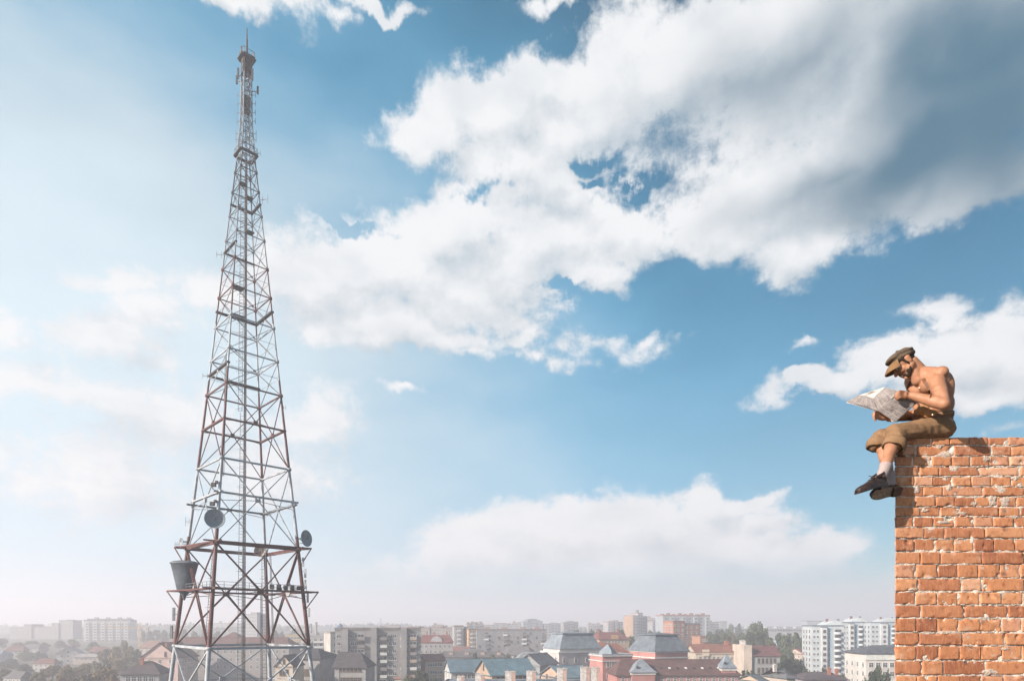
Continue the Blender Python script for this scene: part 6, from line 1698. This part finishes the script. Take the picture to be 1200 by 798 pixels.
trees('dark hazy tree', 'on the skyline between crane and lattice tower', 'skyline trees left of the tower',
      [(168, 738, 620, 9, 'round', 1), (176, 739, 600, 12, 'round', 0), (184, 737, 640, 11, 'round', 1), (193, 738, 600, 11, 'round', 0), (204, 739, 620, 12, 'round', 1), (216, 737, 620, 10, 'round', 1)])
trees('hazy tree', 'on the skyline behind the lattice tower', 'skyline trees behind the tower',
      [(228, 738, 560, 13, 'round', 0), (240, 736, 600, 12, 'round', 1), (254, 738, 580, 12, 'round', 0), (322, 738, 520, 12, 'round', 1), (330, 739, 560, 12, 'round', 0), (345, 737, 560, 12, 'round', 1), (372, 739, 600, 11, 'round', 0)])
trees('dark green tree', 'around the yellowish building beside the tower', 'trees beside the yellow building',
      [(328, 750, 350, 12, 'round', 1), (362, 756, 300, 13, 'bush', 1), (318, 752, 330, 11, 'bush', 0)])
trees('green shrub', 'at the foot of the grey nine-storey block', 'shrubs below the grey block',
      [(480, 788, 222, 12, 'bush', 0), (490, 785, 225, 12, 'round', 1), (499, 789, 215, 13, 'bush', 1), (508, 792, 208, 11, 'bush', 0)])
trees('olive tree', 'in the yards behind the teal-blue roofs', 'trees behind the teal roofs',
      [(566, 768, 300, 12, 'round', 3), (578, 765, 310, 14, 'round', 0), (588, 762, 330, 14, 'round', 3), (597, 764, 320, 12, 'bush', 0), (556, 766, 320, 10, 'bush', 1), (604, 768, 290, 9, 'round', 1)])
trees('dark blue-green tree', 'right of the white pyramid-roofed building', 'trees between the pyramid roofs',
      [(684, 743, 400, 15, 'round', 1), (694, 738, 440, 13, 'round', 1), (703, 735, 480, 12, 'round', 0), (676, 738, 480, 13, 'round', 1), (664, 741, 420, 12, 'round', 0), (728, 738, 420, 16, 'round', 1), (740, 743, 380, 16, 'round', 1), (762, 737, 450, 16, 'round', 1), (770, 739, 430, 12, 'round', 0), (747, 749, 340, 14, 'round', 1)])
trees('green tree', 'in the dark grove right of the brick block', 'grove right of the brick block',
      [(832, 738, 470, 16, 'round', 1), (843, 735, 500, 16, 'round', 1), (854, 735, 480, 15, 'round', 0), (838, 743, 400, 18, 'round', 1), (849, 742, 400, 17, 'round', 0), (860, 741, 400, 15, 'round', 3), (868, 739, 420, 15, 'round', 0), (866, 731, 620, 9, 'round', 1), (857, 730, 640, 8, 'round', 0), (873, 744, 370, 16, 'bush', 0)])
trees('big green tree', 'left of the long pale factory', 'big trees before the factory',
      [(886, 728, 400, 22, 'round', 0), (879, 737, 380, 18, 'round', 1), (895, 736, 380, 18, 'round', 0), (889, 743, 350, 22, 'bush', 1), (903, 744, 360, 18, 'round', 0), (913, 742, 380, 16, 'round', 1)])
trees('dark leafy tree', 'left of the lowest white apartment block', 'trees left of the white blocks',
      [(922, 742, 350, 20, 'round', 0), (932, 741, 345, 18, 'round', 0), (938, 748, 335, 16, 'round', 1), (918, 768, 290, 18, 'round', 1), (926, 771, 275, 20, 'round', 0), (935, 770, 280, 18, 'round', 1), (914, 777, 250, 16, 'bush', 1), (921, 757, 320, 16, 'bush', 0)])
trees('dark shrub', 'along the foot of the white apartment blocks', 'shrubs below the white blocks',
      [(945, 784, 238, 13, 'bush', 1), (956, 786, 236, 14, 'bush', 0), (967, 784, 240, 12, 'bush', 1), (977, 787, 232, 13, 'bush', 0), (985, 789, 226, 12, 'bush', 3)])
trees('dark tree', 'in front of the white office building', 'trees before the white office',
      [(1022, 783, 192, 13, 'round', 1), (1029, 780, 196, 13, 'round', 1), (1037, 789, 186, 14, 'bush', 1), (1016, 792, 182, 12, 'bush', 0)])
trees('dark green shrub', 'between the pink range and the grey-green building', 'shrubs right of the pink range',
      [(871, 784, 226, 9, 'poplar', 1), (877, 788, 222, 12, 'bush', 1), (888, 787, 228, 12, 'bush', 0), (882, 784, 240, 8, 'poplar', 1), (868, 790, 212, 10, 'bush', 0)])
# the far woods on the horizon: one mass
def woods():
    g = MB(); rr = random.Random(3)
    for i in range(5200):
        Y = rr.uniform(900, 2300); X = rr.uniform(-.95, .95) * Y; b0 = terrain(X, Y)
        cl = noise.noise(Vector((X * .006, Y * .004, 7)))
        if cl < -.12: continue
        h = rr.uniform(5, 11) * (1 + cl)
        for q in range(5):
            p = Vector((X + rr.uniform(-6, 6), Y + rr.uniform(-5, 5), b0 + h * rr.uniform(.25, 1))); s = rr.uniform(1.6, 3.4)
            d = Vector((rr.gauss(0, .6), -1, rr.gauss(.5, .5))).normalized(); x = d.orthogonal().normalized(); y = d.cross(x)
            g.face([p - x * s - y * s * .7, p + x * s * .6 - y * s, p + x * s + y * s * .6, p - x * s * .5 + y * s])
    o = g.build('far_woods', LEAF[1]); tag(o, 'far hazy woods along the horizon', 'woods', kind='stuff')
woods()
# small far houses scattered between the blocks, each a thing of its own
def far_houses():
    rr = random.Random(21)
    proto = {}
    wc = [(.52, .48, .45), (.42, .40, .40), (.50, .40, .32)]; rc = [(.19, .09, .075), (.14, .13, .135), (.24, .12, .09)]
    for i in range(3):
        r_ = empty('house'); g = MB(); g.span((-6, -4.5, -2), (6, 4.5, 6)); w = g.build('wall', wallm(wc[i]), r_)
        g = MB(); A = [(-6.5, -5.1, 5.7), (6.5, -5.1, 5.7), (6.5, 5.1, 5.7), (-6.5, 5.1, 5.7)]; R0, R1 = (-4, 0, 9.2), (4, 0, 9.2)
        g.face([A[0], A[1], R1, R0]); g.face([A[2], A[3], R0, R1]); g.face([A[3], A[0], R0]); g.face([A[1], A[2], R1]); g.face(A[::-1]); g.build('roof', roofm(rc[i]), r_)
        for u in (-4, -1.4, 1.4, 4):
            for z in (1.8, 4.4): link('window', winmesh(1.3, 1.5, FRAME_W), r_, (u, -4.503, z))
        proto[i] = r_
    spots = [(20, 756, 470), (40, 754, 500), (118, 757, 460), (56, 771, 360), (24, 786, 270), (182, 746, 480), (206, 746, 500), (232, 748, 440), (300, 746, 470), (376, 752, 430), (466, 772, 300), (470, 783, 250), (540, 757, 400), (556, 760, 380), (655, 748, 420), (690, 752, 380), (826, 752, 360), (846, 753, 350), (876, 750, 390), (900, 752, 380), (870, 746, 480), (905, 741, 520), (925, 753, 360), (890, 757, 330), (742, 754, 400), (606, 754, 400)]
    names = ['cream house with a brown hipped roof', 'grey house with a slate hipped roof', 'tan house with a reddish hipped roof']
    near = {20: 'on the far slope at the left edge', 40: 'below the long grey stepped block on the slope', 118: 'under the jib of the yellow crane', 56: 'below the white house with the round gable window', 24: 'lowest among the trees at the bottom left', 182: 'behind the large red-brown roof left of the tower', 206: 'by the left leg of the lattice tower', 232: 'between the left legs of the lattice tower', 300: 'behind the long brown roof inside the tower', 376: 'beside the pale block with balcony bands', 466: 'against the grey nine-storey block', 470: 'at the foot of the grey nine-storey block', 540: 'below the narrow slab with lit balconies', 556: 'below the orange-tan slab', 655: 'behind the peak of the white pyramid roof', 690: 'left of the ochre building', 826: 'right of the low brick pair', 846: 'under the dark grove', 876: 'below the big tree before the factory', 900: 'right of the big tree before the factory', 870: 'far back behind the big trees', 905: 'in front of the long pale factory', 925: 'among the trees left of the white blocks', 890: 'above the roof with the pale end bay', 742: 'behind the slate pyramid roof', 606: 'in front of the long dark slab of flats'}
    used = set()
    for i, (px, yt, Y) in enumerate(spots):
        k_ = i % 3; r_ = proto[k_] if k_ not in used else copy_tree(proto[k_]); used.add(k_)
        X = (px - HX) * Y / F; b0 = terrain(X, Y); top = EYE + (HY - yt) * Y / F - b0; s_ = max(.55, min(1.5, top / 9.2))
        r_.location = (X, Y, b0); r_.scale = (s_ * rr.uniform(.9, 1.3), s_, s_); r_.rotation_euler = (0, 0, R(rr.uniform(-35, 35)))
        tag(r_, f'{names[k_]} {near[px]}', 'house', 'small hipped-roof houses in the town')
far_houses()
# thin far masts and chimneys on the skyline
for px, yt, yb, Y, w, lab in ((370.5, 729.5, 748, 520, .9, 'thin factory chimney on the skyline right of the lattice tower'), (44.5, 721, 735, 740, .35, None), (556, 729.5, 742, 620, .3, 'thin mast rising above the brown slab blocks on the skyline')):
    if not lab: continue
    p = P(px, yb, Y); b0 = terrain(p.x, Y); H = EYE + (HY - yt) * Y / F - b0; g = MB(); g.tube((0, 0, -1), (0, 0, H), w * 1.4, w, 10); g.tube((0, 0, H), (0, 0, H + .6), w * 1.25, w * 1.25, 10)
    o = g.build('chimney_stack' if w > .5 else 'mast', wallm((.36, .33, .32)) if w > .5 else STEEL, None, loc=(p.x, Y, b0)); tag(o, lab, 'chimney' if w > .5 else 'mast')
